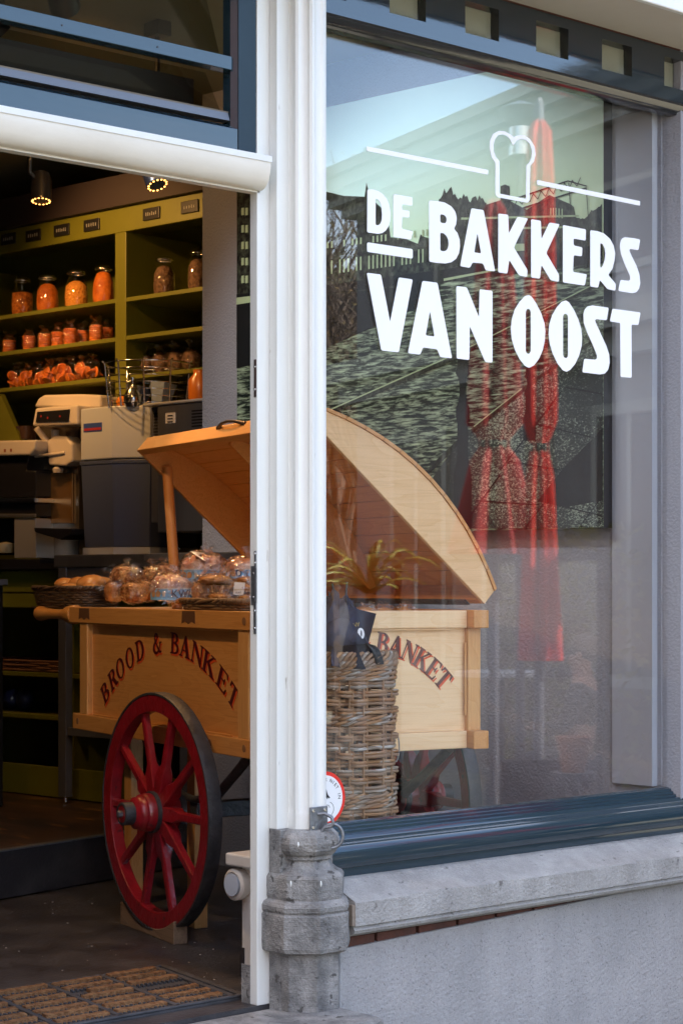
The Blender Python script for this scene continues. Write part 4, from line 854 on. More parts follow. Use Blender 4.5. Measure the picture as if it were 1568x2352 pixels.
loafbag(420, 1374, 1390, 46, .04, 'reddish wrapped pastry poking over the cart rail', m=CRUST, dl=.8, boxy=.9, grp='flat wrapped buns')
pc_ = cpos(549, 1352, .075); cdm = T(pc_) @ RZ(CA - .9) @ RX(math.radians(78))
cdo = outline('price_card', [[(-.022, -.022), (.02, -.024), (.022, .022), (-.02, .024)]], .001, CARD, None, cdm); tag(cdo, 'small white label card lying on the wrapped buns', 'label card')
text('printed_word', 'BAKKERS', .0085, .0006, GOLD, cdo, cdm @ T((0, -.004, .0008))); text('printed_word', 'AMST', .009, .0006, INK, cdo, cdm @ T((0, -.015, .0008)))
# wicker trays
def tray(x, y, lx, ly, h, e, label, m=WICKD):
    p = cpos(x, y, e, 1.2005); t = thing('wicker_tray', label, 'wicker tray', p, CA, 'wicker trays on the cart')
    mb = MB(); rows = max(3, int(h / .010)); n = 72
    for j in range(rows):
        z = .006 + j * h / rows; path = []
        for k in range(n):
            a = 2 * math.pi * k / n; ca, sa = math.cos(a), math.sin(a); o_ = .003 * math.cos(a * 18 + (j % 2) * math.pi); s_ = 1 + .12 * j / rows
            path.append((math.copysign(abs(ca) ** .5, ca) * (lx * s_ + o_), math.copysign(abs(sa) ** .5, sa) * (ly * s_ + o_), z))
        mb.tube(path, .0052, 6, closed=True)
    for q in (0, math.pi):
        path = []
        for k in range(144):
            a = 2 * math.pi * k / 144; ca, sa = math.cos(a), math.sin(a); path.append((math.copysign(abs(ca) ** .5, ca) * (lx * 1.13 + .006 * math.cos(a * 24 + q)), math.copysign(abs(sa) ** .5, sa) * (ly * 1.13 + .006 * math.cos(a * 24 + q)), h + .004 + .006 * math.sin(a * 24 + q)))
        mb.tube(path, .006, 6, closed=True)
    mb.build('woven_side', m, t, smooth=60); MB().box(-lx, lx, -ly, ly, 0, .006).build('tray_bottom', m, t); return t
tray(176, 1385, .11, .27, .085, .15, 'dark wicker tray of glossy rolls at the handle end')
tray(508, 1392, .055, .24, .040, .065, 'shallow brown wicker tray at the near end of the cart', mat('brown_willow', (.16, .09, .045), .55, var=(.26, .16, .08), vscale=20))
for i, (x, y, w_, e) in enumerate(((150, 1342, 50, .20), (182, 1340, 50, .24), (212, 1342, 72, .17), (236, 1342, 56, .22), (160, 1354, 50, .12), (208, 1356, 54, .12))):
    p = cpos(x, y, e); r = w_ / FP * (p - C).dot(F) / 2
    o = MB().blob(r, r, r * .62, .05, seed=i + 70, nu=28, nv=16).build('bread_roll', ROLL, None, smooth=60); o.location = p
    tag(o, ['small glossy roll at the far end of the wicker tray', 'glossy roll second from the far end of the tray', 'large glossy roll with pale slashes in the tray', 'glossy roll next to the nut loaves', 'low roll at the front far corner of the tray', 'low roll at the front of the tray below the large one'][i], 'bread roll', 'rolls in the dark wicker tray')
# bags seen over the end rail through the window
for i, (x, e, w_) in enumerate(((842, .44, 50), (880, .52, 60), (928, .63, 52), (700, .2, 60), (790, .36, 60))):
    p = plane(x, 1392, CART + cl * .16, cl); r = w_ / FP * (p - C).dot(F) / 2
    t = thing('wrapped_loaf', ['wrapped pastry just above the end rail by the umbrellas', 'wrapped pastry in the middle of the end rail', 'wrapped pastry on the end rail, furthest from the umbrellas', 'wrapped loaf at the near corner hidden by the column', 'wrapped loaf behind the dark umbrellas'][i], 'loaf', (p.x, p.y, 1.161), CA, 'loaves at the window end of the cart')
    seed[0] += 1; MB().blob(r, r * .8, .030, .12, seed=seed[0], nu=30, nv=16, M=T((0, 0, .030))).build('loaf', ROLL, t, smooth=60); film(t, r * 1.15, r, .036, T((0, 0, .034)), amp=.3); tail(t, (0, 0, .05), .03)

# ================================================================== WICKER BASKET WITH UMBRELLAS
BC = Vector((.588, .245, .4165))
bk = thing('wicker_basket', 'tall grey and brown willow basket on the window ledge', 'basket', BC, 0)
random.seed(11)
NS = 16; HB = .665
def bshape(a, k=1.0):
    ca, sa = math.cos(a), math.sin(a); return Vector((math.copysign(abs(ca) ** .72, ca) * .142 * k, math.copysign(abs(sa) ** .72, sa) * .142 * k, 0))
stk_ = MB(); weave = [MB(), MB(), MB()]
WK = [WICK, mat('pale_willow', (.36, .32, .27), .65, var=(.27, .20, .14), vscale=7, stretch=(1, 1, 6), bump=.4, dots=(.52, .5, .47), dscale=12, dth=.56), mat('brown_willow_rod', (.33, .155, .065), .6, var=(.40, .25, .13), vscale=8, stretch=(1, 1, 6), bump=.4, dots=(.42, .38, .33), dscale=14, dth=.6)]
for i in range(NS):
    a = 2 * math.pi * (i + .5) / NS
    for dx in (-.0055, .0055): stk_.tube([bshape(a + dx / .14, .985) + Vector((0, 0, z)) for z in (.0, .2, .4, HB - .03)], .0056, 6)
stk_.build('upright_stakes', WICKS, bk, smooth=60)
z = .008; row = 0
while z < HB - .055:
    band = (.15 < z < .20) or (.40 < z < .45) or z > HB - .115
    if band:
        for q in range(3):
            path = []; nn = 120
            for k in range(nn):
                a = 2 * math.pi * k / nn; ph = a * NS / 2 + q * 2 * math.pi / 3 + row * 1.1
                path.append(bshape(a, 1 + .06 * math.cos(ph)) + Vector((0, 0, z + .0055 * math.sin(ph))))
            weave[(row + q) % 3].tube(path, .0052, 6, closed=True)
        z += .0165
    else:
        for q in (0, 1):
            path = []; nn = 120; jz = random.uniform(-.0008, .0008); k0 = random.random() * 6
            for k in range(nn):
                a = 2 * math.pi * k / nn; path.append(bshape(a, 1 + .085 * math.cos(a * NS / 2 + row * math.pi)) + Vector((0, 0, z + q * .0115 + jz + .0012 * math.sin(a * 5 + k0))))
            weave[random.choice((0, 0, 1, 2))].tube(path, random.uniform(.0054, .0062), 6, closed=True)
        z += .0285
    row += 1
for zz, am, nq in ((.006, .012, 3), (HB - .04, .010, 4), (HB - .02, .014, 4)):
    for q in range(nq):
        path = []
        for k in range(180):
            a = 2 * math.pi * k / 180; ph = a * NS * .62 + q * 2 * math.pi / nq; ph = a * 11 + q * 2 * math.pi / nq
            path.append(bshape(a, 1.01 + .07 * math.cos(ph)) + Vector((0, 0, zz + am * math.sin(ph))))
        weave[q % 3].tube(path, .0062, 7, closed=True)
for i_, mb in enumerate(weave): mb.build('woven_rods', WK[i_], bk, smooth=60)
MB().tube([bshape(a_) * .99 + Vector((0, 0, .01)) for a_ in [k * .05 for k in range(126)]], .004, 5).build('base_rod', WICKS, bk)
MB().lathe([(.14, .004), (.14, .012), (.001, .013)], 40).build('basket_bottom', WICKD, bk)
lp_ = MB().tube([Vector((.770 + .018 * math.sin(t), .20, .745 + .05 * math.cos(t))) for t in [i * .35 for i in range(17)]], .0028, 6).build('cord_loop', mat('grey_cord', (.35, .35, .33), .7), None, smooth=60); tag(lp_, 'thin grey cord loop hanging beside the wicker basket', 'cord')
def umbrella(cx, cy, tip, h, lean, label, seedv, flare=.12):
    t = thing('umbrella', label, 'umbrella', (cx, cy, tip - h), 0, 'dark blue umbrellas in the basket')
    t.rotation_euler = (lean[0], lean[1], seedv)
    MB().tube([(0, 0, h - .10), (0, 0, h)], [.005, .0035], 8).build('shaft_tip', IRON, t, smooth=60)
    n = 96; rows = 14; vs = []; fs = []; rnd = random.Random(seedv)
    offs = [rnd.uniform(.6, 1.3) for _ in range(8)]
    for j in range(rows + 1):
        s = j / rows; zz = h - .045 - s * (h - .05)
        for k in range(n):
            a = 2 * math.pi * k / n; fo = (a / (2 * math.pi) * 8) % 1; wv = abs(2 * fo - 1) ** 1.3
            tw = a + s * .5
            r = .006 + flare * s ** .9 * (.30 + .70 * wv * offs[int(a / (2 * math.pi) * 8) % 8])
            vs.append((r * math.cos(tw), r * math.sin(tw), zz))
    for j in range(rows): fs += [(j * n + k, j * n + (k + 1) % n, (j + 1) * n + (k + 1) % n, (j + 1) * n + k) for k in range(n)]
    o = MB().add(vs, fs).build('folded_canopy', NAVY, t, smooth=55)
    sol = o.modifiers.new('cloth', 'SOLIDIFY'); sol.thickness = .0015
    MB().tube([(0, 0, -.30), (0, 0, .04)], .006, 8).build('umbrella_shaft', IRON, t, smooth=60)
    return t
umbrella(.515, .20, 1.315, .30, (.10, .10), 'dark blue folded umbrella nearest the column with its tip highest', 1, .14)
umbrella(.565, .27, 1.27, .26, (-.06, .22), 'dark blue folded umbrella at the back of the basket', 2, .12)
# the loosely opened one with printing, spread flat over the rim
def bp(x, y, Y): p = on_y(x, y, Y); return p
ua = thing('umbrella', 'dark blue umbrella flap with white letters spilling over the basket rim', 'umbrella', (0, 0, 0), 0, None)
Z5 = lambda zx, zy, Y: bp(740.6 + .205 * zx, 1309 + .205 * zy, Y)
UV_ = dict(a=(38, 605, .15), b=(200, 530, .13), c=(300, 560, .125), e=(380, 838, .11), f=(36, 856, .125), g=(290, 770, .115), h=(395, 440, .16), i=(480, 828, .12), j=(600, 490, .21), k=(510, 832, .15),
           l=(195, 325, .20), m=(360, 345, .22), n=(345, 400, .19), o=(120, 200, .17), p=(185, 260, .18), q=(30, 370, .16), r=(130, 330, .13), s=(172, 440, .15), t=(110, 560, .14), u=(240, 430, .165), v=(60, 480, .135), w=(340, 690, .112), x=(160, 690, .128))
ks = list(UV_); vs = [Z5(*UV_[k]) for k in ks]
fs = [tuple(ks.index(c) for c in f_) for f_ in ('abx', 'bcgx', 'axf', 'xgef', 'cwg', 'gwe', 'cwi', 'wie', 'bhc', 'chi', 'hjki', 'lmnu', 'nhbu', 'lub', 'plbs', 'opsr', 'qorv', 'qva', 'rsbt', 'rtv', 'vta', 'tba')]
fo_ = MB().add(vs, fs).build('cloth_flap', NAVY, ua, smooth=24)
s2 = fo_.modifiers.new('cloth', 'SOLIDIFY'); s2.thickness = .002
for (x0, y0, x1, y1) in ((110, 148, 120, 215), (68, 240, 82, 330), (52, 290, 60, 360)): MB().tube([Z5(x0, y0, .165), Z5(x1, y1, .165)], [.0028, .0045], 10).build('ferrule', IRON, ua, smooth=60)
UM = frame((0, .122, 0), (1, 0, 0), (0, 0, 1), (0, -1, 0))
def zl(pts): return [(lambda p_: (p_.x, p_.z))(Z5(x_, y_, .122)) for x_, y_ in pts]
outline('printed_letter', [zl([(430 + 37 * math.cos(t) + 6 * math.sin(t), 712 + 62 * math.sin(t)) for t in [k * math.pi / 12 for k in range(24)]]), zl([(433 + 9 * math.cos(t), 712 + 38 * math.sin(t)) for t in [k * math.pi / 8 for k in range(16)]])], .001, LETW, ua, UM)
outline('printed_letter', [zl([(354, 672), (372, 690), (386, 720), (388, 750), (384, 762), (372, 735), (362, 705)])], .001, LETW, ua, UM)
P0 = Z5(372, 612, .127)
text('printed_word', 'AM:', .020, .001, GOLD, ua, T(P0) @ frame((0, 0, 0), (1, 0, 0), (0, 0, 1), (0, -1, 0)) @ RZ(math.pi + .12))
# strap hanging over the rim
sp_ = [bp(838, 1478, .145), bp(852, 1480, .10), bp(862, 1492, .088), bp(869, 1510, .086), bp(873, 1526, .086)]
vs = []; 
for i, p in enumerate(sp_): q = Vector((.018, 0, -.004 if i < 2 else 0)); vs += [p - q, p + q]
fs = [(2 * i, 2 * i + 1, 2 * i + 3, 2 * i + 2) for i in range(4)]
so = MB().add(vs, fs).build('strap', mat('dark_strap', (.012, .020, .024), .5), ua, smooth=80); s1 = so.modifiers.new('cloth', 'SOLIDIFY'); s1.thickness = .002
# ================================================================== THE NICHE: SHELVES, COUNTER, MACHINES
def WP(x, y, n): w_, z_ = on_wall(x, y, n); return (n, w_, z_)
shf = thing('shelf_unit', 'olive green wall shelving full of jars and bagged biscuits', 'shelves', WALL, WA)
NS_ = .40; ND = .93
w0 = 2.50; w9 = on_wall(-60, 700, NS_)[0] + .3
def zat(y0, x0=0, n=NS_): return on_wall(x0, y0, n)[1]
ztop = zat(527); zf = zat(581)
zf = (zat(581) + on_wall(463, 503, NS_)[1]) / 2; ztop = (zat(527) + on_wall(463, 446, NS_)[1]) / 2
zs = [(on_wall(0, 730, NS_)[1] + on_wall(262, 688, NS_)[1]) / 2, (on_wall(0, 809, NS_)[1] + on_wall(260, 782, NS_)[1]) / 2, (on_wall(0, 895, NS_)[1] + on_wall(232, 871, NS_)[1]) / 2]
MB().box(NS_, NS_ + .02, w0, w9, zf, ztop).build('fascia_board', GREEN, shf, bevel=.003)
wd0, wd1 = on_wall(289, 800, NS_)[0], on_wall(264, 800, NS_)[0]
MB().box(NS_ + .002, ND, wd0, wd1, 1.45, zf).build('divider', GREEN, shf, bevel=.003)
MB().box(ND, ND + .015, w0, w9, 1.40, ztop).build('back_board', GREEND, shf)
MB().box(NS_ + .021, ND, w0, w9, ztop - .03, ztop - .01).build('top_board', GREEND, shf)
zr2 = [(on_wall(289, 686, NS_)[1] + on_wall(463, 662, NS_)[1]) / 2, (on_wall(289, 738 + 0, NS_)[1] + on_wall(463, 758, NS_)[1]) / 2, (on_wall(289, 868, NS_)[1] + on_wall(463, 845, NS_)[1]) / 2]
zr2[1] = (on_wall(290, 775, NS_)[1] + on_wall(463, 752, NS_)[1]) / 2
for z in zs: MB().box(NS_ + .004, ND, wd1, w9, z - .014, z + .008).build('shelf_board', GREEN, shf, bevel=.002)
for z in zr2: MB().box(NS_ + .004, ND, w0, wd0, z - .014, z + .008).build('shelf_board', GREEN, shf, bevel=.002)
MB().box(NS_ + .003, ND, w9 - .02, w9, 1.45, zf).build('divider', GREEN, shf)
for px, py, s in ((22, 549, 1), (79, 541, 1), (144, 529, 1), (213, 517, 1), (350, 491, 1.05), (438, 475, 1.05)):
    n_, w_, z_ = WP(px, py, NS_); sgn_ = MB().box(n_ - .010, n_ - .0005, w_ - .062, w_ + .062, z_ - .031, z_ + .031).build('name_plate', SIGNB, shf, bevel=.003)
    random.seed(px); word = MB(); k = random.randint(5, 7)
    for i in range(k):
        ww = w_ + .036 - i * .072 / (k - 1); word.box(n_ - .0118, n_ - .0101, ww - .0042, ww + .0018, z_ - .009, z_ + .009 - random.choice((0, 0, .004)))
    word.build('faded_print', mat('faded_white', (.25, .25, .24), .6), sgn_)
dg = thing('slanted_board', 'yellow green slanted board at the foot of the shelves', 'board', WALL, WA)
MB().prism([WP(-60, 905, .3)[1:], WP(2, 905, .3)[1:], WP(56, 1030, .3)[1:], WP(-60, 1030, .3)[1:]], .30, .33, 'x').build('board', GREEN, dg)
# dark beam where ceiling meets the shelves
o = MB().box(.36, .95, w0, w9, ztop + .001, ztop + .16, M=WF).build('dark_beam', mat('dark_beam', (.02, .012, .016), .7)); tag(o, 'dark beam between the ceiling and the green shelf front', 'beam')
# jars
def jar(h=.27, r=.075, fill=.8, m=NUTS, kind=0):
    t = thing('storage_jar', '', 'jar', (0, 0, 0))
    MB().lathe([(r * .9, 0), (r, .02), (r * 1.02, h * .30), (r * .98, h * .55), (r * .66, h * .78), (r * .66, h * .86), (r * .72, h * .87), (r * .72, h * .89)], 32).build('glass_body', JARG, t, smooth=40)
    hf = h * fill * .78
    MB().lathe([(r * .86, .008), (r * .94, .03), (r * .96, h * .30)] + ([(r * .9, min(hf, h * .56)), (r * .62, hf), (r * .3, hf + .01), (.001, hf + .012)] if fill > .8 else [(r * .93, hf), (r * .5, hf + .008), (.001, hf + .010)]), 32).build('filling', m, t, smooth=60)
    ld = MB().lathe([(r * .70, h * .89), (r * .74, h * .90), (r * .74, h * .93), (r * .6, h * .96), (r * .3, h * .985), (.001, h * .985)], 32).build('glass_lid', JARG, t, smooth=40)
    MB().tube([(r * .76 * math.cos(a), r * .76 * math.sin(a), h * .885) for a in [k * 2 * math.pi / 28 for k in range(28)]], .0035, 6, closed=True).build('wire_clip', CHROME, t, smooth=60)
    return t
jl = ['jar of fine orange grain, first from the outer end of the top shelf', 'jar of coarse orange flakes, second on the top shelf', 'wide jar with a heap of pale orange grain, third on the top shelf', 'brim-full jar of orange nuts beside the shelf divider', 'dark jar in the shaded right bay of the shelves', 'dark jar half hidden by the grey wall corner']
for i, (px, pt, pb, wp, fill, m_) in enumerate(((52, 622, 716, 50, .74, NUTS), (110, 614, 706, 52, .9, BISC), (176, 604, 697, 54, .84, mat('pale_grain', (.90, .40, .075), .7, var=(.70, .26, .04), vscale=60, bump=1, bscale=90)), (238, 594, 688, 50, 1.0, BISC), (377, 572, 668, 50, .9, DNUTS), (454, 558, 660, 46, .9, DNUTS))):
    n_ = .52; z_ = (zs[0] if i < 4 else zr2[0]) + .009; p = plane(px, pb, WALL + wn * n_, wn); d = (p - C).dot(F)
    t = jar((pb - pt) / FP * d * .98, wp / FP * d / 2, fill, m_); t.location = (p.x, p.y, z_); t['label'] = jl[i]; t['group'] = 'glass jars on the top shelf'
# stacks of biscuits in bags
nth = ['first', 'second', 'third', 'fourth', 'fifth', 'sixth', 'seventh', 'eighth']
for i, (px, n_b) in enumerate(((22, 8), (68, 9), (104, 9), (134, 9), (162, 10), (190, 10), (221, 10), (246, 10))):
    n_ = .50 + (.10 if i in (5, 7) else 0); p = plane(px, 790, WALL + wn * n_, wn); d = (p - C).dot(F); r = 15 / FP * d
    t = thing('biscuit_bag', 'bagged stack of round orange biscuits, %s from the outer end of the middle shelf' % nth[i], 'biscuits', (p.x, p.y, zs[1] + .009), WA, 'bagged biscuit stacks on the middle shelf')
    random.seed(i); sm = MB()
    for k in range(n_b): sm.lathe([(r * .9, .0005 + k * .0095), (r, .002 + k * .0095), (r, .007 + k * .0095), (r * .9, .0088 + k * .0095), (.001, .009 + k * .0095)], 20, M=T((random.uniform(-.002, .002), random.uniform(-.002, .002), 0)))
    sm.build('biscuit_stack', BISC, t, smooth=40); film(t, r * 1.15, r * 1.15, n_b * .0062 + .01, T((0, 0, n_b * .0052)), 'clear_bag'); tail(t, (0, 0, n_b * .0095 + .006), .045)
for i, px in enumerate((40, 66, 92, 118, 142, 166, 190, 214)):
    p = plane(px, 880, WALL + wn * .50, wn); d = (p - C).dot(F); r = 15 / FP * d
    t = thing('biscuit_bag', 'clear bag of loose orange biscuits, %s from the outer end of the lowest shelf' % nth[i], 'biscuits', (p.x, p.y, zs[2] + .009), WA, 'bags of loose biscuits on the lowest shelf')
    random.seed(40 + i); sm = MB()
    for k in range(7): sm.lathe([(.026, -.004), (.03, 0), (.026, .004), (.001, .004)], 14, M=T((random.uniform(-.02, .02), random.uniform(-.03, .03), random.uniform(.02, .085))) @ RX(random.uniform(-1.6, 1.6)) @ RY(random.uniform(-1.6, 1.6)))
    sm.build('biscuits', BISC, t, smooth=40); film(t, r * 1.2, r * 1.2, .062, T((0, 0, .06)), 'clear_bag', .2); tail(t, (0, 0, .11), .04)
for i, px in enumerate((300, 335, 370, 405, 440)):
    p = plane(px, 860, WALL + wn * .55, wn)
    t = thing('biscuit_bag', 'dark bag of treats, %s from the divider on the lowest right shelf' % nth[i], 'biscuits', (p.x, p.y, zr2[2] + .009), WA, 'dark bags in the right bay')
    seed[0] += 1; MB().blob(.045, .05, .06, .2, seed=seed[0], M=T((0, 0, .06))).build('dark_treats', DNUTS, t, smooth=60); film(t, .052, .056, .07, T((0, 0, .062)), 'clear_bag', .25); tail(t, (0, 0, .12), .05)
o = MB().lathe([(.05, 0), (.055, .02), (.055, .12), (.03, .15), (.03, .17)], 24).build('orange_pot', mat('orange_glaze', (.55, .16, .02), .3, coat=.5), None, smooth=40)
p = plane(458, 920, WALL + wn * .30, wn); o.location = (p.x, p.y, p.z - .02); tag(o, 'glossy orange pot behind the wire basket, cut by the wall corner', 'pot')
# counter
tb = thing('steel_table', 'grey steel table carrying the machines in the niche', 'table', WALL, WA)
ztt, ztb = on_wall(140, 1275, .02)[1], on_wall(140, 1303, .02)[1]
wt0, wt1 = 2.40, on_wall(124, 1290, .0)[0]
MB().box(.0, .85, wt0 + .10, wt1, ztb, ztt).build('table_top', STAIN, tb, bevel=.004)
MB().box(-.22, -.002, 1.2, wt0 + .25, ztb + .02, ztt - .004).build('table_extension', STAIN, tb, bevel=.004)
GMET = mat('grey_metal', (.12, .125, .15), .4, metal=.3)
wlg = on_wall(141, 1500, .0)[0]
for n_ in (.005, .75):
    for w_ in (wlg, 2.62):
        lg = MB().box(n_, n_ + .045, w_ - .03, w_ + .03, .235, ztb - .001).build('leg', GMET, tb, bevel=.003)
        MB().lathe([(.012, .206), (.012, .236)], 16, M=T((n_ + .022, w_, 0))).build('foot', CHROME, lg, smooth=40)
zst = on_wall(200, 1680, 0)[1]
MB().box(.012, .04, 2.65, wlg - .031, zst - .03, zst + .012).build('stretcher', GMET, tb, bevel=.003)
MB().box(.012, .035, 2.65, wlg - .031, ztb - .10, ztb - .001).build('apron', GMET, tb)
gc = thing('green_cabinet', 'olive green cabinet with open shelves at the left of the table', 'cabinet', WALL, WA)
w_a, w_b = wlg + .12, w9 + 1.5
for (z0, z1) in ((on_wall(30, 1360, .15)[1], on_wall(30, 1312, .15)[1]), (on_wall(30, 1395, .15)[1] + .0, on_wall(30, 1362, .15)[1] - .004), (.206, .36)): MB().box(.15, .17, 2.6, w_b, z0, z1).build('front_board', GREEN, gc, bevel=.002)
MB().box(.10, .9, 2.6 + .3, w_b, on_wall(30, 1308, .15)[1], on_wall(30, 1308, .15)[1] + .03).build('cabinet_top', BLACK, gc)
for py in (1545, 1642): z_ = on_wall(100, py, .2)[1]; MB().box(.171, .92, 2.6, w_b, z_ - .02, z_).build('shelf_board', GREEN, gc)
MB().box(.925, .94, 2.5, w_b, .206, 1.3).build('back_board', GREEND, gc); MB().box(.2, .92, on_wall(170, 1500, .2)[0], on_wall(163, 1500, .2)[0], .206, 1.25).build('divider', GREEN, gc)
# wicker trays on the cabinet shelf and blue gift things
p0 = WP(90, 1543, .35)
bt = thing('wicker_tray', 'flat reddish wicker tray on the cabinet shelf under the table', 'wicker tray', WALL + wn * .35 + wl * p0[1] + Vector((0, 0, on_wall(100, 1545, .2)[1] + .001)), WA)
mb = MB()
for j in range(5): mb.tube([(math.copysign(abs(math.cos(a)) ** .5, math.cos(a)) * (.14 + .003 * math.cos(a * 18 + j * math.pi)), math.copysign(abs(math.sin(a)) ** .5, math.sin(a)) * (.50 + .003 * math.cos(a * 40 + j * math.pi)), .008 + j * .012) for a in [k * 2 * math.pi / 160 for k in range(160)]], .0065, 6, closed=True)
mb.build('woven_side', mat('red_willow', (.11, .045, .025), .6, var=(.19, .09, .05), vscale=20), bt, smooth=60); MB().box(-.13, .13, -.48, .48, 0, .005).build('tray_bottom', WICKD, bt)
for i, px in enumerate((28, 58)):
    p = plane(px, 1625, WALL + wn * .40, wn)
    o = MB().blob(.05, .05, .055, .12, seed=90 + i, M=T((0, 0, .0))).build('blue_parcel', mat('blue_foil', (.03, .04, .12), .35, coat=.5), None, smooth=60); o.location = (p.x, p.y, on_wall(100, 1642, .2)[1] + .056); tag(o, ['blue foil parcel in the dark cabinet, outer one', 'blue foil parcel in the dark cabinet, nearer the table leg'][i], 'parcel', 'blue parcels in the cabinet')
sd2 = thing('dark_counter', 'dark counter edge cut by the left side of the doorway view', 'counter', WALL, WA)
q0 = WP(14, 1330, -.3); MB().box(-.36, -.285, q0[1] - .0, q0[1] + .8, q0[2] - .03, q0[2] + .0).build('counter_top', GMET, sd2, bevel=.003); MB().box(-.34, -.295, q0[1] + .03, q0[1] + .8, .206, q0[2] - .031).build('counter_side', BLACK, sd2)

# --- grey dispenser
def PB(mb, pts, n0, n1, m, name, par, bevel=.004): return mb.prism([WP(x, y, n0)[1:] for x, y in pts], n0, n1, 'x').build(name, m, par, bevel=bevel)
gd = thing('ice_dispenser', 'tall two tone dispenser, light grey above blue grey bin', 'dispenser', WALL, WA)
def wz(x, y, n): return on_wall(x, y, n)
N0 = .18
a0 = wz(180, 1100, N0)[0]; a1 = wz(258, 1100, N0)[0]; a2 = wz(321, 1100, N0 + .0)[0]
zt_, zmid, zbot = wz(220, 936, N0)[1], wz(220, 1058, N0)[1], wz(220, 1257, N0)[1]
def oct_(n0, w_hi, w_mid, w_lo, back): return [(n0 + .10, w_hi), (n0, w_hi - .02), (n0, w_mid), (n0 + .09, w_lo), (back, w_lo), (back, w_hi)]
O1 = oct_(N0, a0, a1, a2 + .02, .62)
MB().prism([(a, b) for a, b in O1], zmid + .006, zt_, 'z').build('upper_housing', LGREY, gd, bevel=.006)
cxn, cxw = .36, (a0 + a2) / 2
def shr(k, pts): return [(cxn + (a - cxn) * k, cxw + (b - cxw) * k) for a, b in pts]
vs = [(a, b, zmid) for a, b in shr(1.0, O1)] + [(a, b, zbot) for a, b in shr(.93, O1)]
MB().add(vs, [tuple(range(6)), tuple(range(6, 12))] + [(i, (i + 1) % 6, 6 + (i + 1) % 6, 6 + i) for i in range(6)]).build('lower_bin', BGREY, gd, bevel=.006)
vs = [(a, b, zmid - .001) for a, b in shr(1.02, O1)] + [(a, b, zmid - .02) for a, b in shr(1.02, O1)]
MB().add(vs, [tuple(range(6)), tuple(range(6, 12))] + [(i, (i + 1) % 6, 6 + (i + 1) % 6, 6 + i) for i in range(6)]).build('bin_lip', BGREY, gd, bevel=.002)
MB().prism([(a, b) for a, b in shr(.96, O1)], ztt + .001, zbot - .002, 'z').build('base_plinth', LGREY, gd)
c0, c1 = wz(192, 988, N0 - .003), wz(234, 972, N0 - .003)
st_ = MB().box(N0 - .002, N0 - .0004, c1[0], c0[0], wz(210, 992, N0)[1], wz(210, 972, N0)[1]).build('blue_label', mat('blue_label', (.03, .07, .30), .5), gd)
MB().box(N0 - .0036, N0 - .0021, c1[0] + .006, c0[0] - .006, wz(210, 989, N0)[1], wz(210, 983, N0)[1]).build('label_stripe', mat('red_label', (.35, .03, .04), .5), st_)
# --- stainless juicer
ju = thing('juicer', 'stainless steel juicer box with dark side vents beside the dispenser', 'juicer', WALL, WA)
n0 = .10; b0 = wz(362, 1000, n0)[0]; b1 = 2.505; jz1, jz0 = wz(380, 930, n0)[1], wz(380, 1222, n0)[1]
MB().box(n0, .70, b1, b0, jz0, jz1).build('steel_body', STAIN, ju, bevel=.006)
MB().box(n0 - .01, .60, b1, b0 + .10, jz1 + .001, jz1 + .016).build('top_plate', mat('top_plate', (.45, .46, .46), .35), ju, bevel=.006)
MB().box(n0 + .05, .60, b0 + .001, b0 + .10, jz0 + .05, jz1).build('side_body', GMET, ju, bevel=.004)
vm = MB()
for k in range(6): z_ = wz(430, 945 + k * 7, n0)[1]; vm.box(n0 - .0015, n0 + .002, b1 + .01, b1 + .16, z_ - .004, z_ + .003)
for k in range(9): z_ = wz(345, 948 + k * 7, n0)[1]; vm.box(n0 + .0485, n0 + .052, b0 + .012, b0 + .08, z_ - .004, z_ + .003)
vm.build('vents', BLACK, ju)
l0 = wz(392, 950, n0); lb = MB().box(n0 - .002, n0 - .0004, l0[0] - .035, l0[0] + .035, wz(392, 972, n0)[1], wz(392, 948, n0)[1]).build('warning_label', CARD, ju)
for k in range(3): z_ = wz(392, 953 + k * 7, n0)[1]; MB().box(n0 - .0034, n0 - .0021, l0[0] - .018, l0[0] + .018, z_ - .007, z_ - .001).build('label_mark', INK, lb)
l1 = wz(345, 1010, n0 + .05); MB().box(n0 + .048, n0 + .0496, b0 + .02, b0 + .085, wz(345, 1030, n0)[1], wz(345, 1000, n0)[1]).build('data_label', CARD, ju)
for (w_, n_) in ((b1 + .06, n0 + .04), (b0 - .06, n0 + .04), (b1 + .06, .6), (b0 - .06, .6)): MB().lathe([(.02, ztt + .001), (.02, jz0)], 16, M=T((n_, w_, 0))).build('leg', BLACK, ju, smooth=40)
MB().tube([(n0 - .02, b0 - .10, jz0 + .06), (n0 - .03, b0 - .11, jz0 - .02), (n0 - .02, b0 - .14, ztt + .03), (n0, b0 - .16, ztt + .02)], .006, 8).build('cable', BLACK, ju, smooth=60)
# --- wire fruit basket with bowls
wb = thing('wire_basket', 'round open wire basket on top of the juicer', 'wire basket', (0, 0, 0))
pcn = plane(342, 920, WALL + wn * .34, wn); Rb = .225; wb.location = (pcn.x, pcn.y, jz1 + .018); hb_ = .225
wm = MB()
for k in range(7): zz = hb_ * (1 - k / 6.5) ; zz = max(.004, zz); rr = Rb * (.90 + .10 * zz / hb_); wm.tube([(rr * math.cos(a), rr * math.sin(a), zz) for a in [q * 2 * math.pi / 48 for q in range(48)]], .0022 if k else .004, 6, closed=True)
for k in range(10): a = 2 * math.pi * k / 10 + .2; wm.tube([(Rb * .9 * math.cos(a), Rb * .9 * math.sin(a), .0), (Rb * 1.0 * math.cos(a), Rb * 1.0 * math.sin(a), hb_), (Rb * 1.06 * math.cos(a), Rb * 1.06 * math.sin(a), hb_ + .01)], .0045, 8)
wm.build('chrome_wires', CHROME, wb, smooth=60)
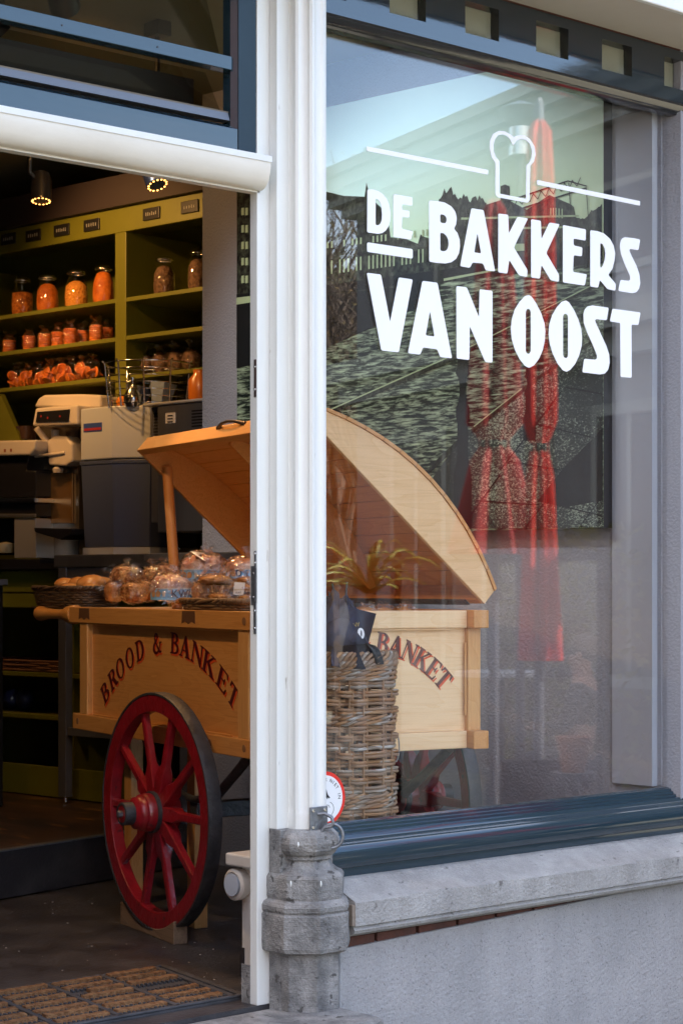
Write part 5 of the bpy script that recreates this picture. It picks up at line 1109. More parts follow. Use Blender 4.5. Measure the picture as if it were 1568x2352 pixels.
for i, (dx, dy, rz_, m_) in enumerate(((-.02, .09, 0, BGREY), (.02, -.07, 0, mat('pale_blue_plastic', (.22, .28, .40), .4)), (.10, .02, 0, BGREY))):
    o = MB().lathe([(.045, 0), (.075, .12), (.072, .12), (.042, .005), (.001, .005)], 6).build('plastic_pitcher', m_, None, smooth=20); o.location = wb.location + Vector((dx, dy, .004)); o.rotation_euler = (.15, .1, i)
    tag(o, ['dark blue plastic pitcher leaning in the wire basket', 'pale blue plastic pitcher in the middle of the wire basket', 'dark pitcher at the back of the wire basket'][i], 'pitcher', 'pitchers in the wire basket')
for i, (dx, dy) in enumerate(((-.05, .15), (.06, .12))):
    o = MB().blob(.038, .038, .036, .02, seed=i).build('orange', ORANGE, None, smooth=60); o.location = wb.location + Vector((dx, dy, .041)); tag(o, ['orange at the outer side of the wire basket', 'orange at the back of the wire basket'][i], 'orange', 'oranges in the wire basket')
o = MB().lathe([(.035, 0), (.045, .02), (.045, .06), (.025, .09), (.022, .11), (.01, .12), (.01, .15)], 24).build('steel_shaker', CHROME, None, smooth=40); o.location = wb.location + Vector((-.10, .0, .004)); tag(o, 'small shiny steel shaker standing in the wire basket', 'shaker')
# --- soft ice machine
si = thing('ice_cream_machine', 'ice cream machine with cream control head and steel drip front', 'ice cream machine', WALL, WA)
n1 = .22
hood = [(78, 935), (88, 915), (100, 907), (180, 905), (230, 907), (230, 938)]
PB(MB(), hood, n1 + .06, .75, OFFW, 'top_hood', si, .012)
PB(MB(), [(82, 937), (178, 930), (178, 975), (74, 978)], n1 - .04, n1 + .12, OFFW, 'control_head', si, .01)
ds = PB(MB(), [(86, 946), (160, 940), (158, 968), (82, 970)], n1 - .046, n1 - .041, BLACK, 'display', si, .001)
for k, px in enumerate((95, 110, 138)): a_, z_ = wz(px, 956 + (k == 1) * 4, n1 - .047); MB().box(n1 - .0475, n1 - .0465, a_ - .006, a_ + .006, z_ - .005, z_ + .005).build('lit_symbol', mat('red_symbol', (.3, .02, .02), .5), ds)
PB(MB(), [(92, 976), (182, 976), (182, 1286), (92, 1286)], n1 + .10, .75, mat('lamp_tinted_steel', (.42, .36, .30), .25, metal=.9, var=(.34, .28, .22), vscale=5), 'steel_body', si)  # stainless body with the orange lamp light tinted into its colour
tapz = PB(MB(), [(108, 1012), (125, 1000), (152, 1002), (165, 1018), (166, 1060), (150, 1070), (112, 1068)], n1 + .02, n1 + .11, OFFW, 'tap_block', si, .01)
a_, z_ = wz(118, 1005, n1 + .05); MB().tube([WP(84, 983, n1 + .01), WP(112, 1018, n1 + .05)], .016, 12).build('lever', OFFW, tapz, smooth=50)
MB().tube([WP(82, 1048, n1 + .01), WP(150, 1040, n1 + .02)], .009, 10).build('lower_lever', OFFW, tapz, smooth=50)
MB().tube([WP(127, 988, n1 + .05), WP(127, 1014, n1 + .05)], .020, 14).build('tap_cylinder', OFFW, tapz, smooth=50)
MB().lathe([(.025, 0), (.03, .02), (.02, .03)], 16, M=T(WP(134, 1086, n1 + .05))).build('nozzle', OFFW, tapz, smooth=50)
PB(MB(), [(108, 1086), (165, 1086), (165, 1202), (108, 1202)], n1 + .085, n1 + .099, mat('amber_lit_steel', (.45, .25, .10), .3, metal=.8), 'splash_panel', si)  # amber is lamp light painted into the steel
PB(MB(), [(78, 1212), (165, 1214), (163, 1228), (140, 1240), (105, 1230), (80, 1222)], n1 - .10, n1 + .098, BLACK, 'drip_tray', si)
lbq = wz(103, 1238, n1 + .1); MB().box(n1 + .0965, n1 + .099, lbq[0] - .03, lbq[0] + .03, lbq[1] - .02, lbq[1] + .018).build('data_label', CARD, si)
# --- coffee machine
cf = thing('coffee_machine', 'coffee machine with curved off white lid and black body', 'coffee machine', WALL, WA)
PB(MB(), [(-60, 1018), (0, 1012), (84, 1010), (80, 1032), (68, 1045), (-60, 1048)], n1 - .06, .7, OFFW, 'curved_lid', cf, .01)
PB(MB(), [(-60, 1049), (66, 1046), (60, 1080), (82, 1082), (82, 1142), (-60, 1142)], n1 - .02, .7, BLACK, 'black_body', cf, .006)
PB(MB(), [(-60, 1143), (80, 1143), (80, 1154), (-60, 1154)], n1 - .05, .7, CHROME, 'chrome_shelf', cf, .003)
PB(MB(), [(-60, 1155), (82, 1155), (82, 1186), (-60, 1186)], n1 - .02, .7, BLACK, 'lower_body', cf)
PB(MB(), [(-60, 1180), (82, 1180), (82, 1189), (-60, 1189)], n1 - .03, n1 - .021, STAIN, 'trim_strip', cf)
PB(MB(), [(33, 1190), (82, 1190), (84, 1282), (33, 1282)], n1 - .02, .5, mat('milk_housing', (.42, .42, .43), .3, metal=.5), 'milk_housing', cf)
PB(MB(), [(-60, 1190), (32, 1190), (32, 1275), (-60, 1275)], n1 + .15, .5, BLACK, 'dark_recess', cf)
PB(MB(), [(-60, 1284), (92, 1284), (92, 1306), (-60, 1306)], n1 - .06, .7, BLACK, 'base', cf)
for px, py in ((12, 1035), (26, 1034)):
    a_, z_ = wz(px, py, n1 - .061); MB().box(n1 - .0625, n1 - .0605, a_ - .008, a_ + .008, z_ - .008, z_ + .008).build('lid_mark', mat('brown_mark', (.3, .1, .05), .5), cf)
for i, px in enumerate((45, 60, 70)):
    p = plane(px, 1010, WALL + wn * (.34 + .07 * (i == 2)), wn); o = MB().lathe([(.030, 0), (.036, .07), (.034, .07), (.028, .004), (.001, .004)], 24).build('dark_cup', mat('dark_cup', (.05, .025, .02), .4), None, smooth=40)
    o.location = (p.x, p.y, wz(40, 1010, n1 + .1)[1] + .002); tag(o, ['dark brown cup on the coffee machine, outer one', 'dark brown cup on the coffee machine, middle one', 'dark brown cup on the coffee machine next to the tap'][i], 'cup', 'cups on the coffee machine')
o = MB().lathe([(.04, 0), (.05, .03), (.05, .05), (.001, .06)], 24).build('jam_jar', mat('cream_jar', (.45, .42, .30), .4), None, smooth=40); p = plane(14, 1270, WALL + wn * .28, wn); o.location = (p.x, p.y, p.z); tag(o, 'small pale jar under the coffee machine', 'jar')
# ledge trim on the grey wall beside the juicer
q1, q2 = on_wall(540, 1160, -.02), on_wall(447, 1160, -.02)
o = MB().box(-.022, -.001, q1[0], 2.485, q1[1] - .03, q1[1] + .012, M=WF).build('wall_trim', LGREY, bevel=.003); tag(o, 'pale grey trim board on the grey wall behind the lid', 'trim')
# ================================================================== SPOTLIGHTS
def spot(px, py, d, label, size=1.0, aim=(0, 0, -1), watts=6, lens=.045, cone=95):
    p = at_depth(px, py, d); t = thing('ceiling_spotlight', label, 'spotlight', p, 0, 'black ceiling spotlights')
    MM = Vector(aim).normalized().to_track_quat('-Z', 'Y').to_matrix().to_4x4()
    MB().lathe([(lens, 0), (lens * 1.03, .006), (lens, .012), (lens, .10), (lens * .8, .13), (lens * .35, .14)], 28, M=MM).build('lamp_housing', BLACK, t, smooth=40)
    rg = MB()
    for k in range(14):
        a = 2 * math.pi * k / 14; rg.lathe([(.004, -.001), (.004, .002)], 8, M=MM @ T((lens * .86 * math.cos(a), lens * .86 * math.sin(a), -.001)))
    rg.build('led_ring', LED, t); MB().lathe([(lens * .8, -.0005), (lens * .8, .004)], 24, M=MM).build('lens', BLACK, t)
    top = 3.6 - p.z
    MB().tube([MM @ Vector((0, 0, .08)), Vector((-.06, 0, .12)), Vector((-.06, 0, .2)), Vector((0, 0, .24)), Vector((0, 0, top))], .011, 8).build('bracket', BLACK, t, smooth=50)
    MB().box(-.035, .035, -.05, .05, top - .06, top).build('adapter', BLACK, t, bevel=.004)
    ld = bpy.data.lights.new('spot_beam', 'SPOT'); ld.energy = watts; ld.color = (1, .50, .16); ld.spot_size = math.radians(cone); ld.spot_blend = .7; ld.shadow_soft_size = .04
    lo = bpy.data.objects.new('spot_beam', ld); sc.collection.objects.link(lo); lo.parent = t; lo.matrix_local = MM @ T((0, 0, -.012)); return t
tw_ = (WALL + wn * .5 + wl * 3.4)
spot(95, 462, 8.7, 'black ceiling spotlight over the jars, hanging lowest', aim=(-.10, -.14, -1), watts=6)
spot(362, 425, 8.0, 'black ceiling spotlight just under the door header', aim=(.05, -.5, -1), watts=12, cone=62)
spot(150, 18, 7.6, 'large black ceiling spotlight seen through the transom', aim=(.6, .6, -.5), watts=12, lens=.06)
spot(178, 22, 9.4, 'small silver and black spotlight behind the large one', aim=(.3, -.6, -.7), watts=3)
def hidden(loc, aim, watts, lab='added unseen spotlight to light the coffee machine', colr=(1, .50, .16)):
    t = thing('ceiling_spotlight', lab, 'spotlight', loc, 0, 'black ceiling spotlights')  # extra lamps out of view, added to brighten parts of the shop
    MM = Vector(aim).normalized().to_track_quat('-Z', 'Y').to_matrix().to_4x4()
    MB().lathe([(.045, 0), (.045, .10), (.035, .13), (.015, .14)], 24, M=MM).build('lamp_housing', BLACK, t, smooth=40)
    MB().tube([(0, 0, .08), (0, 0, 3.6 - loc[2])], .011, 8).build('bracket', BLACK, t)
    ld = bpy.data.lights.new('spot_beam', 'SPOT'); ld.energy = watts; ld.color = colr; ld.spot_size = math.radians(80); ld.spot_blend = .7; ld.shadow_soft_size = .04
    lo = bpy.data.objects.new('spot_beam', ld); sc.collection.objects.link(lo); lo.parent = t; lo.matrix_local = MM @ T((0, 0, -.012))
pj = WALL + wl * 4.5 + wn * -.9; hidden((pj.x, pj.y, 3.25), (.85, .08, -.85), 12)  # added for the warm light on the coffee machine
pj = WALL + wl * 3.5 + wn * -.85; hidden((pj.x, pj.y, 3.40), (.95, .05, -.48), 24, 'added unseen spotlight brightening the jar shelves from the front')  # lamp added so that the jars and shelves glow
hidden((.25, 1.0, 3.45), (1.0, .15, -.62), 15, 'added unseen spotlight brightening the canal photograph, nearer the window', (.92, .96, 1))  # neutral lamp added to lift the canal photograph
hidden((.2, 1.8, 3.42), (1.0, -.2, -.95), 12, 'added unseen spotlight brightening the lower canal photograph and grey wall', (.92, .96, 1))  # second neutral lamp added for the lower picture and plaster
hidden((-1.0, 1.3, 3.45), (1.25, .1, -2.2), 24, 'added unseen spotlight behind the doorway, warming the cart side', (1, .60, .26))  # warm lamp added to turn the cart side orange

# ================================================================== DOOR MAT
mat_ = thing('door_mat', 'rubber door mat with brown coir strips and a torn corner', 'door mat', (0, 0, 0))
def flo(x, y, z=.004): return plane(x, y, (0, 0, z), (0, 0, 1))
A = flo(356, 2228); Bp = flo(534, 2294); ux_ = (flo(0, 2295) - A); ux_.z = 0
ux_ = Vector((-1, 0, 0)) ; vx_ = (Bp - A); vx_.z = 0; vl = vx_.length; vx_.normalize()
MF = frame((A.x, A.y, .0005), ux_, vx_, (0, 0, 1))
MWd, MD = 1.0, vl
mb = MB(); 
mb.box(-.03, MWd, -.012, MD + .012, 0, .007, M=MF).build('rubber_sheet', RUBB, mat_)
nc, nr = 5, 9; cw = .215; rh = MD / 7.0
gr = MB()
for c in range(nc + 1): gr.box(c * cw - .010 - .0, c * cw + .010, -.012, MD + .01, .0075, .016, M=MF)
gr.box(-.03, MWd, -.016, -.002, .0075, .016, M=MF); gr.box(-.03, MWd, MD - .004, MD + .012, .0075, .016, M=MF)
gr.build('rubber_ribs', RUBB, mat_, bevel=.003)
nb = MB(); co = MB(); random.seed(5)
for c in range(nc):
    for r_ in range(7):
        v0 = r_ * rh + .003
        if not (c == 0 and r_ == 3): 
            L0_ = c * cw + .014; L1_ = (c + 1) * cw - .014 - (.06 if (c == 1 and r_ == 2) else 0)
            nseg = 14; wob = random.uniform(-.006, .006); wd = rh * random.uniform(.34, .50); hh = random.uniform(.015, .021)
            vs = []; fs = []
            for i in range(nseg + 1):
                u = L0_ + (L1_ - L0_) * i / nseg; vv = v0 + wob * math.sin(i / nseg * 3.1) + random.uniform(-.0015, .0015)
                vs += [(u, vv, .006), (u, vv + .002, hh + random.uniform(-.0015, .0015)), (u, vv + wd - .002, hh + random.uniform(-.0015, .0015)), (u, vv + wd, .006)]
            for i in range(nseg): fs += [(i * 4 + k, i * 4 + k + 1, (i + 1) * 4 + k + 1, (i + 1) * 4 + k) for k in range(3)]
            fs += [(0, 1, 2, 3), tuple(nseg * 4 + k for k in (3, 2, 1, 0))]
            co.add(vs, fs, MF)
            for i in range(150):      # bristles
                u = random.uniform(L0_, L1_); vv = v0 + random.uniform(.0, wd); s = random.uniform(.004, .008); d = random.uniform(-.003, .003); e_ = random.uniform(-.004, .004)
                co.add([(u, vv, hh - .003), (u + .0012, vv + .0008, hh - .003), (u + d, vv + e_, hh + s)], [(0, 1, 2)], MF)
        for i in range(12):
            u = c * cw + .02 + i * (cw - .035) / 11
            for q in (.66, .84): nb.box(u - .004, u + .004, v0 + rh * q - .004, v0 + rh * q + .004, .0075, .013 + random.uniform(0, .003), M=MF)
nb.build('rubber_nubs', RUBB, mat_); co.build('coir_strips', COIR, mat_)
rg = MB(); pts = [(-.03, -.016)]
n = 26
for i in range(n + 1): v = -.016 + (MD + .03) * i / n; pts.append((-.05 - .012 * math.sin(i * 1.9) ** 2, v))
pts.append((-.03, MD + .014)); pts = [(a, b) for a, b in pts]
rg.prism(pts[::-1], 0, .012, 'z', MF).build('torn_edge', RUBB, mat_, bevel=.002)
# specks of grit on the rubber floor
random.seed(9)
gm = MB()
for i in range(140):
    x, y = random.uniform(-.9, .9), random.uniform(.05, 2.1); s = random.uniform(.0015, .005); gm.blob(s, s * random.uniform(.5, 1), s * .3, .3, seed=i, nu=6, nv=4, M=T((x, y, .001)))
o = gm.build('floor_crumbs', mat('pale_crumbs', (.42, .38, .33), .9)); tag(o, 'pale crumbs and grit scattered over the black entrance floor', 'crumbs', None, 'stuff')
# ================================================================== ACROSS THE STREET: WHAT THE WINDOW REFLECTS
G0 = -.419
def onground(v): return Vector((v.x, v.y, G0))
hA = mirrored(820, 400, 20.0); hz = hA.z
hd_ = Vector((math.cos(math.radians(-75.2)), math.sin(math.radians(-75.2)), 0)) * -1     # runs back towards the shop side
HO = thing('corner_house', 'grey rendered house with stepped white cornice across the street', 'house', onground(hA), math.atan2(hd_.y, hd_.x))
HL = 9.5; HW = 7.0; Hh = hz + .419
HWALL = mat('grey_house_render', (.13, .13, .135), .8, var=(.17, .17, .17), vscale=1.2); HTRIM = mat('house_cornice', (.24, .25, .23), .6)
side = -1
def hb(x0, x1, y0, y1, z0, z1, m, name, par=None, bv=0):
    ys = sorted((side * y0, side * y1)); return MB().box(x0, x1, ys[0], ys[1], z0, z1).build(name, m, par or HO, bevel=bv)
hb(0, HL, 0, HW, 0, Hh - .45, HWALL, 'wall')
for i, (d, z0, z1) in enumerate(((.12, -.45, -.34), (.22, -.34, -.22), (.34, -.22, -.10), (.42, -.10, 0))): hb(-d, HL + d, -d, HW + d, Hh + z0, Hh + z1, HTRIM, 'cornice')
MB().prism([(0, 0), (-HW * side * -1 if False else side * HW, 0), (side * HW / 2, 1.8)], .3, HL - .3, 'x', T((0, 0, Hh))).build('roof', mat('slate_roof', (.06, .065, .07), .7), HO)
hb(-.02, HL, -.35, -.001, 3.75, 3.95, HTRIM, 'lower_cornice'); hb(-.02, HL, -.20, -.001, 3.55, 3.749, HTRIM, 'lower_cornice')
for i in range(5):
    x_ = .8 + i * 1.75
    f = hb(x_, x_ + .95, -.05, -.001, 4.25, 5.0, HTRIM, 'window'); hb(x_ + .08, x_ + .87, -.056, -.051, 4.32, 4.93, BLACK, 'pane', f)
    f = hb(x_, x_ + 1.1, -.05, -.001, .9, 3.2, HTRIM, 'window'); hb(x_ + .09, x_ + 1.01, -.056, -.051, 1.0, 3.1, BLACK, 'pane', f); hb(x_ + .52, x_ + .58, -.062, -.0565, 1.0, 3.1, HTRIM, 'glazing_bar', f)
q = mirrored(1460, 702, 13.0)
xloc = (onground(q) - HO.location).dot(Vector((hd_.x, hd_.y, 0)))
zz = q.z + .419
text('sign_lettering', 'DOK', .26, .02, mat('gold_sign', (.45, .24, .08), .4), HO, frame((xloc + .1, -side * .36, zz + .03), (1 * -1, 0, 0), (0, 0, 1), (0, 1, 0)))
# trees
def tree(px, d, ht, sd, label, leafy=0):
    p = onground(mirrored(px, 1345, d)); t = thing('tree', label, 'tree', p, 0, 'trees across the street'); rnd = random.Random(sd); tm = MB(); lv = MB()
    def grow(a, dr, L_, r, dep):
        pts = [a]; cur = a; dd = dr
        for k in range(4): dd = (dd + Vector((rnd.uniform(-.16, .16), rnd.uniform(-.16, .16), rnd.uniform(-.04, .12)))).normalized(); cur = cur + dd * L_ / 4; pts.append(cur)
        tm.tube(pts, [r * (1 - .13 * k) for k in range(5)], 6 if dep < 3 else 4)
        if dep >= 2 and leafy:
            for k in range(leafy * (2 if dep > 3 else 1)):
                c = rnd.choice(pts) + Vector((rnd.uniform(-.2, .2), rnd.uniform(-.2, .2), rnd.uniform(-.2, .2))); s = rnd.uniform(.012, .03)
                u = Vector((rnd.uniform(-1, 1), rnd.uniform(-1, 1), rnd.uniform(-1, 1))).normalized(); v = u.orthogonal().normalized()
                lv.add([c - u * s, c + v * s * .6, c + u * s, c - v * s * .6], [(0, 1, 2, 3)])
        if dep < 5:
            for k in range(4 if dep < 3 else 3):
                ax = Vector((rnd.uniform(-1, 1), rnd.uniform(-1, 1), rnd.uniform(-.1, .5))).normalized()
                grow(pts[rnd.choice((2, 3, 4))], (dd * .9 + ax * .8).normalized(), L_ * rnd.uniform(.62, .8), r * .55, dep + 1)
    grow(Vector((0, 0, 0)), Vector((0, 0, 1)), ht * .33, ht * .022, 0)
    tm.build('trunk', mat('bark', (.10, .07, .05), .9), t)
    if lv.v: lv.build('crown', mat('autumn_leaves', (.20, .10, .035), .7, var=(.12, .11, .03), vscale=2), t)
    return t
tree(792, 24, 7.8, 5, 'bare tree with brown twigs, slim one nearest the white column in the reflection', 2)
tree(752, 27, 8.6, 8, 'bare tree beside the grey house corner, leaning left', 2)
tree(830, 34, 9.5, 12, 'tallest bare tree behind the grey house', 2)
# parasols
REDC = mat('red_parasol_cloth', (.66, .026, .014), .7, var=(.50, .018, .010), vscale=3, bump=.1)
def parasol(px, d, ztop, ztie, zbot, r0, r1, sd, label, cloth=REDC):
    p = onground(mirrored(px, 1345, d)); t = thing('parasol', label, 'parasol', p, sd, 'closed red parasols on the terrace'); n = 80
    def ringr(z, r, amp): return [(r * (1 + amp * 1.4 * math.sin(a * 7 + sd) + amp * .4 * math.sin(a * 3 + sd * 2)) * math.cos(a), r * (1 + amp * 1.4 * math.sin(a * 7 + sd) + amp * .4 * math.sin(a * 3 + sd * 2)) * math.sin(a), z) for a in [k * 2 * math.pi / n for k in range(n)]]
    lv = [(ztop, .02, 0), (ztop - .08, .05, .2)] + [(ztop - (ztop - ztie) * s, .05 + (r0 - .05) * s ** .8, .28) for s in (.2, .4, .6, .8, .93)] + [(ztie, r0 * .62, .12), (ztie - .04, r0 * .62, .12)] + [(ztie - .04 - (ztie - zbot) * s, r0 * .7 + (r1 - r0 * .7) * s, .30) for s in (.12, .35, .6, .85, 1)]
    vs = []; fs = []
    for z, r, a in lv: vs += ringr(z - G0, r, a)
    for i in range(len(lv) - 1): fs += [(i * n + k, i * n + (k + 1) % n, (i + 1) * n + (k + 1) % n, (i + 1) * n + k) for k in range(n)]
    MB().add(vs, fs).build('folded_cloth', cloth, t, smooth=70)
    MB().lathe([(r0 * .68, ztie - G0 - .04), (r0 * .72, ztie - G0 - .02), (r0 * .68, ztie - G0)], 30).build('tie_band', BLACK, t, smooth=60)
    MB().lathe([(.028, 0.05), (.028, ztop - G0 + .05), (.01, ztop - G0 + .10)], 16).build('pole', GMET, t, smooth=40)
    MB().lathe([(.30, 0), (.30, .05), (.05, .07)], 30).build('base', GMET, t, smooth=40)
parasol(1238, 10.2, 3.74, 2.04, .95, .068, .085, 1, 'closed red parasol in bright light, tied with a dark band')
parasol(1135, 11.2, 3.53, 2.13, 1.52, .12, .19, 2, 'closed red parasol further back, wider, with shade in its cloth colour', mat('shaded_red_parasol_cloth', (.34, .010, .012), .75, var=(.26, .008, .010), vscale=3))  # darker copy of the red cloth: shade put into the colour
# round flat lamp behind the parasol
lt = thing('terrace_heater', 'terrace heater with wide flat disc top behind the parasols', 'heater', onground(mirrored(1195, 1345, 12.5)))
zh = 1.3 + (1345 - 250) / 4500 * 12.5 + .419
MB().lathe([(.05, zh - .12), (.12, zh - .04), (.14, zh), (.02, zh + .05)], 40).build('disc_top', STEEL, lt, smooth=60); MB().lathe([(.07, zh - .30), (.07, zh - .12)], 20).build('burner', CHROME, lt); MB().lathe([(.03, .3), (.03, zh - .3)], 16).build('pole', GMET, lt); MB().lathe([(.22, 0), (.22, .55), (.08, .6)], 24).build('gas_housing', GMET, lt)
# dark windscreen with glass, hedge behind
def vb(name, label, cat): return None
ws = thing('windscreen', 'dark framed glass windscreen at the edge of the terrace', 'windscreen', (0, 0, 0))
a = onground(mirrored(905, 1345, 14.2)); b = onground(mirrored(1392, 1345, 12.4)); dv = (b - a); Lw = dv.length; dv.normalize(); ws.location = a; ws.rotation_euler = (0, 0, math.atan2(dv.y, dv.x))
for z_ in (.10, 1.88): MB().box(0, Lw, -.03, .03, z_, z_ + .05).build('frame_rail', BLACK, ws)
for i in range(3): x_ = i * (Lw - .05) / 2; MB().box(x_, x_ + .05, -.031, .031, 0, 1.96).build('frame_post', BLACK, ws)
MB().box(.05, Lw - .05, -.004, .004, .16, 1.87).build('glass', PANE, ws)
hg = thing('hedge', 'clipped yellow green hedge behind the windscreen', 'hedge', (0, 0, 0)); random.seed(21)
ha_ = onground(mirrored(1180, 1345, 17.5)); hb_2 = onground(mirrored(1540, 1345, 15.5)); dv = (hb_2 - ha_); Lh = dv.length; hg.location = ha_; hg.rotation_euler = (0, 0, math.atan2(dv.y, dv.x))
lf = MB()
for i in range(6000):
    c = Vector((random.uniform(0, Lh), random.uniform(-.3, .3), random.uniform(.1, 2.2))); s = random.uniform(.03, .06); u = Vector((random.uniform(-1, 1), random.uniform(-1, 1), random.uniform(-1, 1))).normalized(); v = u.orthogonal()
    lf.add([c - u * s, c + v * s * .6, c + u * s, c - v * s * .6], [(0, 1, 2, 3)])
lf.build('foliage', mat('hedge_leaves', (.16, .19, .05), .6, var=(.32, .28, .07), vscale=3), hg); MB().box(.05, Lh - .05, -.18, .18, 0, 1.5).build('stems', mat('bark', (.1, .07, .05)), hg)
# terrace furniture
def table(px, d, label, r=.32, h=.75, m=None):
    t = thing('terrace_table', label, 'table', onground(mirrored(px, 1345, d)), 0, 'round terrace tables')
    MB().lathe([(r, h - .03), (r, h), (.001, h + .001)], 40).build('table_top', m or GMET, t, smooth=30); MB().lathe([(.03, .03), (.03, h - .031)], 16).build('leg', GMET, t); MB().lathe([(.22, 0), (.20, .03)], 30).build('foot', GMET, t); return t
table(1148, 13, 'round pale terrace table by the darker parasol', .3, 1.15, LGREY); table(1318, 8.6, 'tall narrow terrace table with a terracotta pot on it', .10, .90)
def chair(px, d, rz, label):
    t = thing('terrace_chair', label, 'chair', onground(mirrored(px, 1345, d)), rz, 'dark terrace chairs')
    MB().box(-.21, .21, -.21, .21, .43, .46).build('seat', BLACK, t, bevel=.01); MB().box(-.21, .21, .19, .22, .56, .86).build('backrest', BLACK, t, bevel=.01)
    for x_ in (-.19, .19):
        MB().tube([(x_, -.19, .43), (x_ * 1.05, -.22, 0)], .012, 8).build('leg', GMET, t); MB().tube([(x_, .21, .86), (x_, .19, .43), (x_ * 1.05, .25, 0)], .012, 8).build('leg', GMET, t)
chair(1225, 9.9, .6, 'dark terrace chair between the two tables'); chair(1340, 13.2, -.5, 'dark terrace chair on which a person sits'); chair(1100, 8.6, 2.4, 'dark terrace chair nearest the shop window')
pt = mirrored(1318, 1765, 8.6); po_ = MB().lathe([(.052, 0), (.072, .13), (.078, .13), (.078, .155), (.070, .155), (.062, .14), (.001, .135)], 30).build('terracotta_pot', mat('terracotta', (.50, .20, .09), .7), None, smooth=40)
po_.location = (pt.x, pt.y, G0 + .9015); tag(po_, 'small terracotta pot standing on the low terrace table', 'pot')
bp_ = thing('potted_palm', 'potted palm with arching yellow green leaves on the terrace', 'plant', onground(mirrored(850, 1345, 10.4))); random.seed(31)
MB().lathe([(.14, 0), (.20, .42), (.18, .42), (.13, .38), (.001, .38)], 24).build('pot', GMET, bp_, smooth=40); lm = MB()
MB().tube([(0, 0, .38), (.02, 0, .9), (0, .01, 1.68)], [.05, .04, .03], 10).build('stem', mat('bark', (.1, .07, .05)), bp_, smooth=60)
for i in range(30):
    a = random.uniform(0, 6.28); L_ = random.uniform(.2, .5); up_ = random.uniform(.15, .8); pts = []
    for k in range(7): s = k / 6; pts.append(Vector((math.cos(a) * L_ * s * .9, math.sin(a) * L_ * s * .9, 1.66 + up_ * (1.2 * s - .95 * s * s))))
    sv_ = Vector((-math.sin(a), math.cos(a), 0)) * .013
    vs = []
    for k, p in enumerate(pts): w_ = 1 - (k / 6) ** 2 + .05; vs += [p - sv_ * w_, p + Vector((0, 0, .01)), p + sv_ * w_]
    lm.add(vs, [(3 * k + q_, 3 * k + q_ + 1, 3 * k + q_ + 4, 3 * k + q_ + 3) for k in range(6) for q_ in (0, 1)])
lm.build('leaves', mat('palm_leaves', (.12, .16, .02), .5, var=(.24, .24, .03), vscale=2), bp_)
# seated person
pr_ = thing('person', 'person in a dark coat sitting on a terrace chair, seen only reflected', 'person', onground(mirrored(1340, 1345, 13.2)), -.5)
def skin(name, joints, edges, m, root=0, sub=2):
    me = bpy.data.meshes.new(name); me.from_pydata([j[0] for j in joints], edges, []); o = bpy.data.objects.new(name, me); sc.collection.objects.link(o); o.parent = pr_
    o.modifiers.new('skin', 'SKIN'); s = o.modifiers.new('sub', 'SUBSURF'); s.levels = s.render_levels = sub
    for i, j in enumerate(joints): me.skin_vertices[0].data[i].radius = (j[1], j[1]); me.skin_vertices[0].data[i].use_root = (i == root)
    me.materials.append(m); return o
J = [((0, 0, .56), .15), ((0, .02, .80), .16), ((0, .02, 1.00), .15), ((0, 0, 1.10), .06), ((0, -.02, 1.19), .085), ((0, -.03, 1.28), .095),
     ((.19, .02, 1.02), .07), ((.25, -.06, .80), .055), ((.14, -.26, .74), .042), ((.07, -.33, .76), .032), ((-.19, .02, 1.02), .07), ((-.25, -.06, .80), .055), ((-.14, -.26, .74), .042), ((-.06, -.33, .77), .032),
     ((.10, -.05, .54), .11), ((.13, -.42, .52), .075), ((.13, -.42, .10), .05), ((.13, -.54, .05), .04), ((-.10, -.05, .54), .11), ((-.13, -.42, .52), .075), ((-.13, -.40, .10), .05), ((-.13, -.52, .05), .04)]
Ed = [(0, 1), (1, 2), (2, 3), (3, 4), (4, 5), (2, 6), (6, 7), (7, 8), (8, 9), (2, 10), (10, 11), (11, 12), (12, 13), (0, 14), (14, 15), (15, 16), (16, 17), (0, 18), (18, 19), (19, 20), (20, 21)]
bd_ = skin('body', J, Ed, mat('skin_tone', (.50, .28, .20), .6))
co_ = skin('dark_coat', [(p, r * 1.10) for p, r in J[:3]] + [(p, r * 1.15) for p, r in (J[6], J[7], J[8], J[10], J[11], J[12])], [(0, 1), (1, 2), (2, 3), (3, 4), (4, 5), (2, 6), (6, 7), (7, 8)], mat('dark_coat', (.03, .03, .04), .8))
tr_ = skin('trousers', [(J[0][0], .155)] + [(J[i][0], J[i][1] * 1.15) for i in (14, 15, 16, 18, 19, 20)], [(0, 1), (1, 2), (2, 3), (0, 4), (4, 5), (5, 6)], mat('dark_trousers', (.02, .025, .05), .8))
MB().blob(.098, .105, .10, .08, seed=3, M=T((0, .015, 1.30))).build('hair', mat('grey_hair', (.14, .12, .11), .7), pr_, smooth=60)
for sx in (-1, 1):
    MB().blob(.010, .008, .007, 0, M=T((sx * .032, -.112, 1.262))).build('eye', INK, pr_, smooth=60)
    MB().blob(.012, .02, .026, 0, M=T((sx * .092, -.01, 1.25))).build('ear', mat('skin_tone', (.5, .28, .2)), pr_, smooth=60)
    for k in range(5):
        bx = sx * (.045 + .010 * k) if k < 4 else sx * .085
        pts = [(bx, -.345, .765), (bx - sx * .012, -.375 + abs(k - 1.5) * .004, .760), (bx - sx * .028, -.388 + abs(k - 1.5) * .004, .745)] if k < 4 else [(sx * .05, -.32, .785), (sx * .035, -.345, .79), (sx * .02, -.36, .78)]
        MB().tube(pts, [.009, .0085, .007], 8).build('finger', mat('skin_tone', (.5, .28, .2)), pr_, smooth=60)
MB().prism([(0, .02), (-.022, -.012), (0, -.016)], -.010, .010, 'x', T((0, -.118, 1.235))).build('nose', mat('skin_tone', (.5, .28, .2)), pr_, smooth=60)
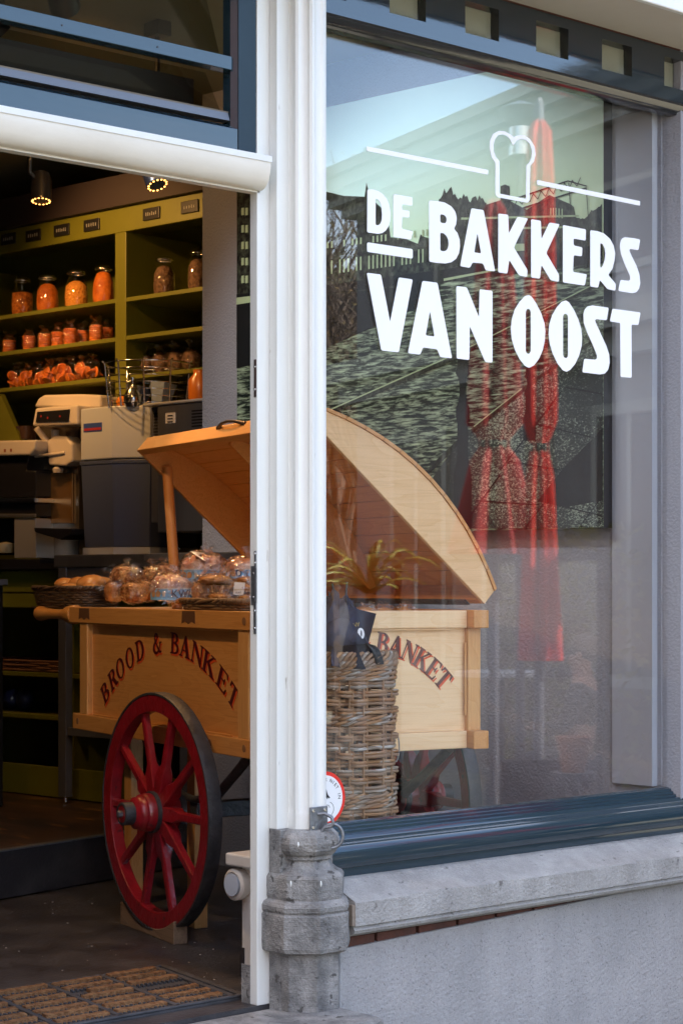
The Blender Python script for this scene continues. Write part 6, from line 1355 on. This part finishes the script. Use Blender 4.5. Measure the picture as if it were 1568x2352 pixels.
MB().tube([(-.025, -.112, 1.205), (0, -.118, 1.202), (.025, -.112, 1.205)], .004, 6).build('mouth', mat('lips', (.35, .12, .1)), pr_, smooth=60)
# far row closing the street so that the reflection has depth
lh = thing('shading_house', 'added dark brick house out of view, blocking light from the left', 'house', (-15, -13, G0))  # unseen house added to darken the left-facing sides
MB().box(0, 7, 0, 9, 0, 8).build('wall', BRICK, lh)
MB().prism([(0, 8), (7, 8), (3.5, 10)], 0, 9, 'y').build('roof', mat('slate_roof', (.06, .065, .07)), lh)
for b_ in range(2):
    for a in range(3):
        f = MB().box(7.001, 7.05, .8 + a * 2.8, 2.2 + a * 2.8, 1 + b_ * 3.3, 3.2 + b_ * 3.3).build('window', HTRIM, lh); MB().box(7.051, 7.056, .9 + a * 2.8, 2.1 + a * 2.8, 1.1 + b_ * 3.3, 3.1 + b_ * 3.3).build('pane', BLACK, f)
for i, (x_, w2, h2, c_) in enumerate(((-14, 8, 8.5, (.22, .10, .07)), (-5.5, 7, 9.5, (.16, .09, .07)), (22, 9, 8, (.10, .09, .08)), (31.5, 8, 9, (.20, .10, .07)))):
    hh_ = thing('canal_house', ['red brick canal house across the water, first', 'dark brick canal house across the water, tallest', 'pale rendered canal house beyond the grey corner house', 'brick canal house at the far end of the street'][i], 'house', (x_, -34, G0))
    MB().box(0, w2, -6, 0, 0, h2).build('wall', mat('facade_%s' % ['red', 'dark', 'pale', 'brown'][i], c_, .9, var=tuple(c * .8 for c in c_)), hh_)
    MB().prism([(0, h2), (w2, h2), (w2 / 2, h2 + 2.2)], -6, 0, 'y').build('roof', mat('slate_roof', (.06, .065, .07)), hh_)
    for a in range(3):
        for b_ in range(3):
            f = MB().box(.8 + a * w2 / 3, 2.0 + a * w2 / 3, .001, .06, .9 + b_ * 2.7, 2.7 + b_ * 2.7).build('window', HTRIM, hh_); MB().box(.9 + a * w2 / 3, 1.9 + a * w2 / 3, .061, .065, 1.0 + b_ * 2.7, 2.6 + b_ * 2.7).build('pane', BLACK, f)
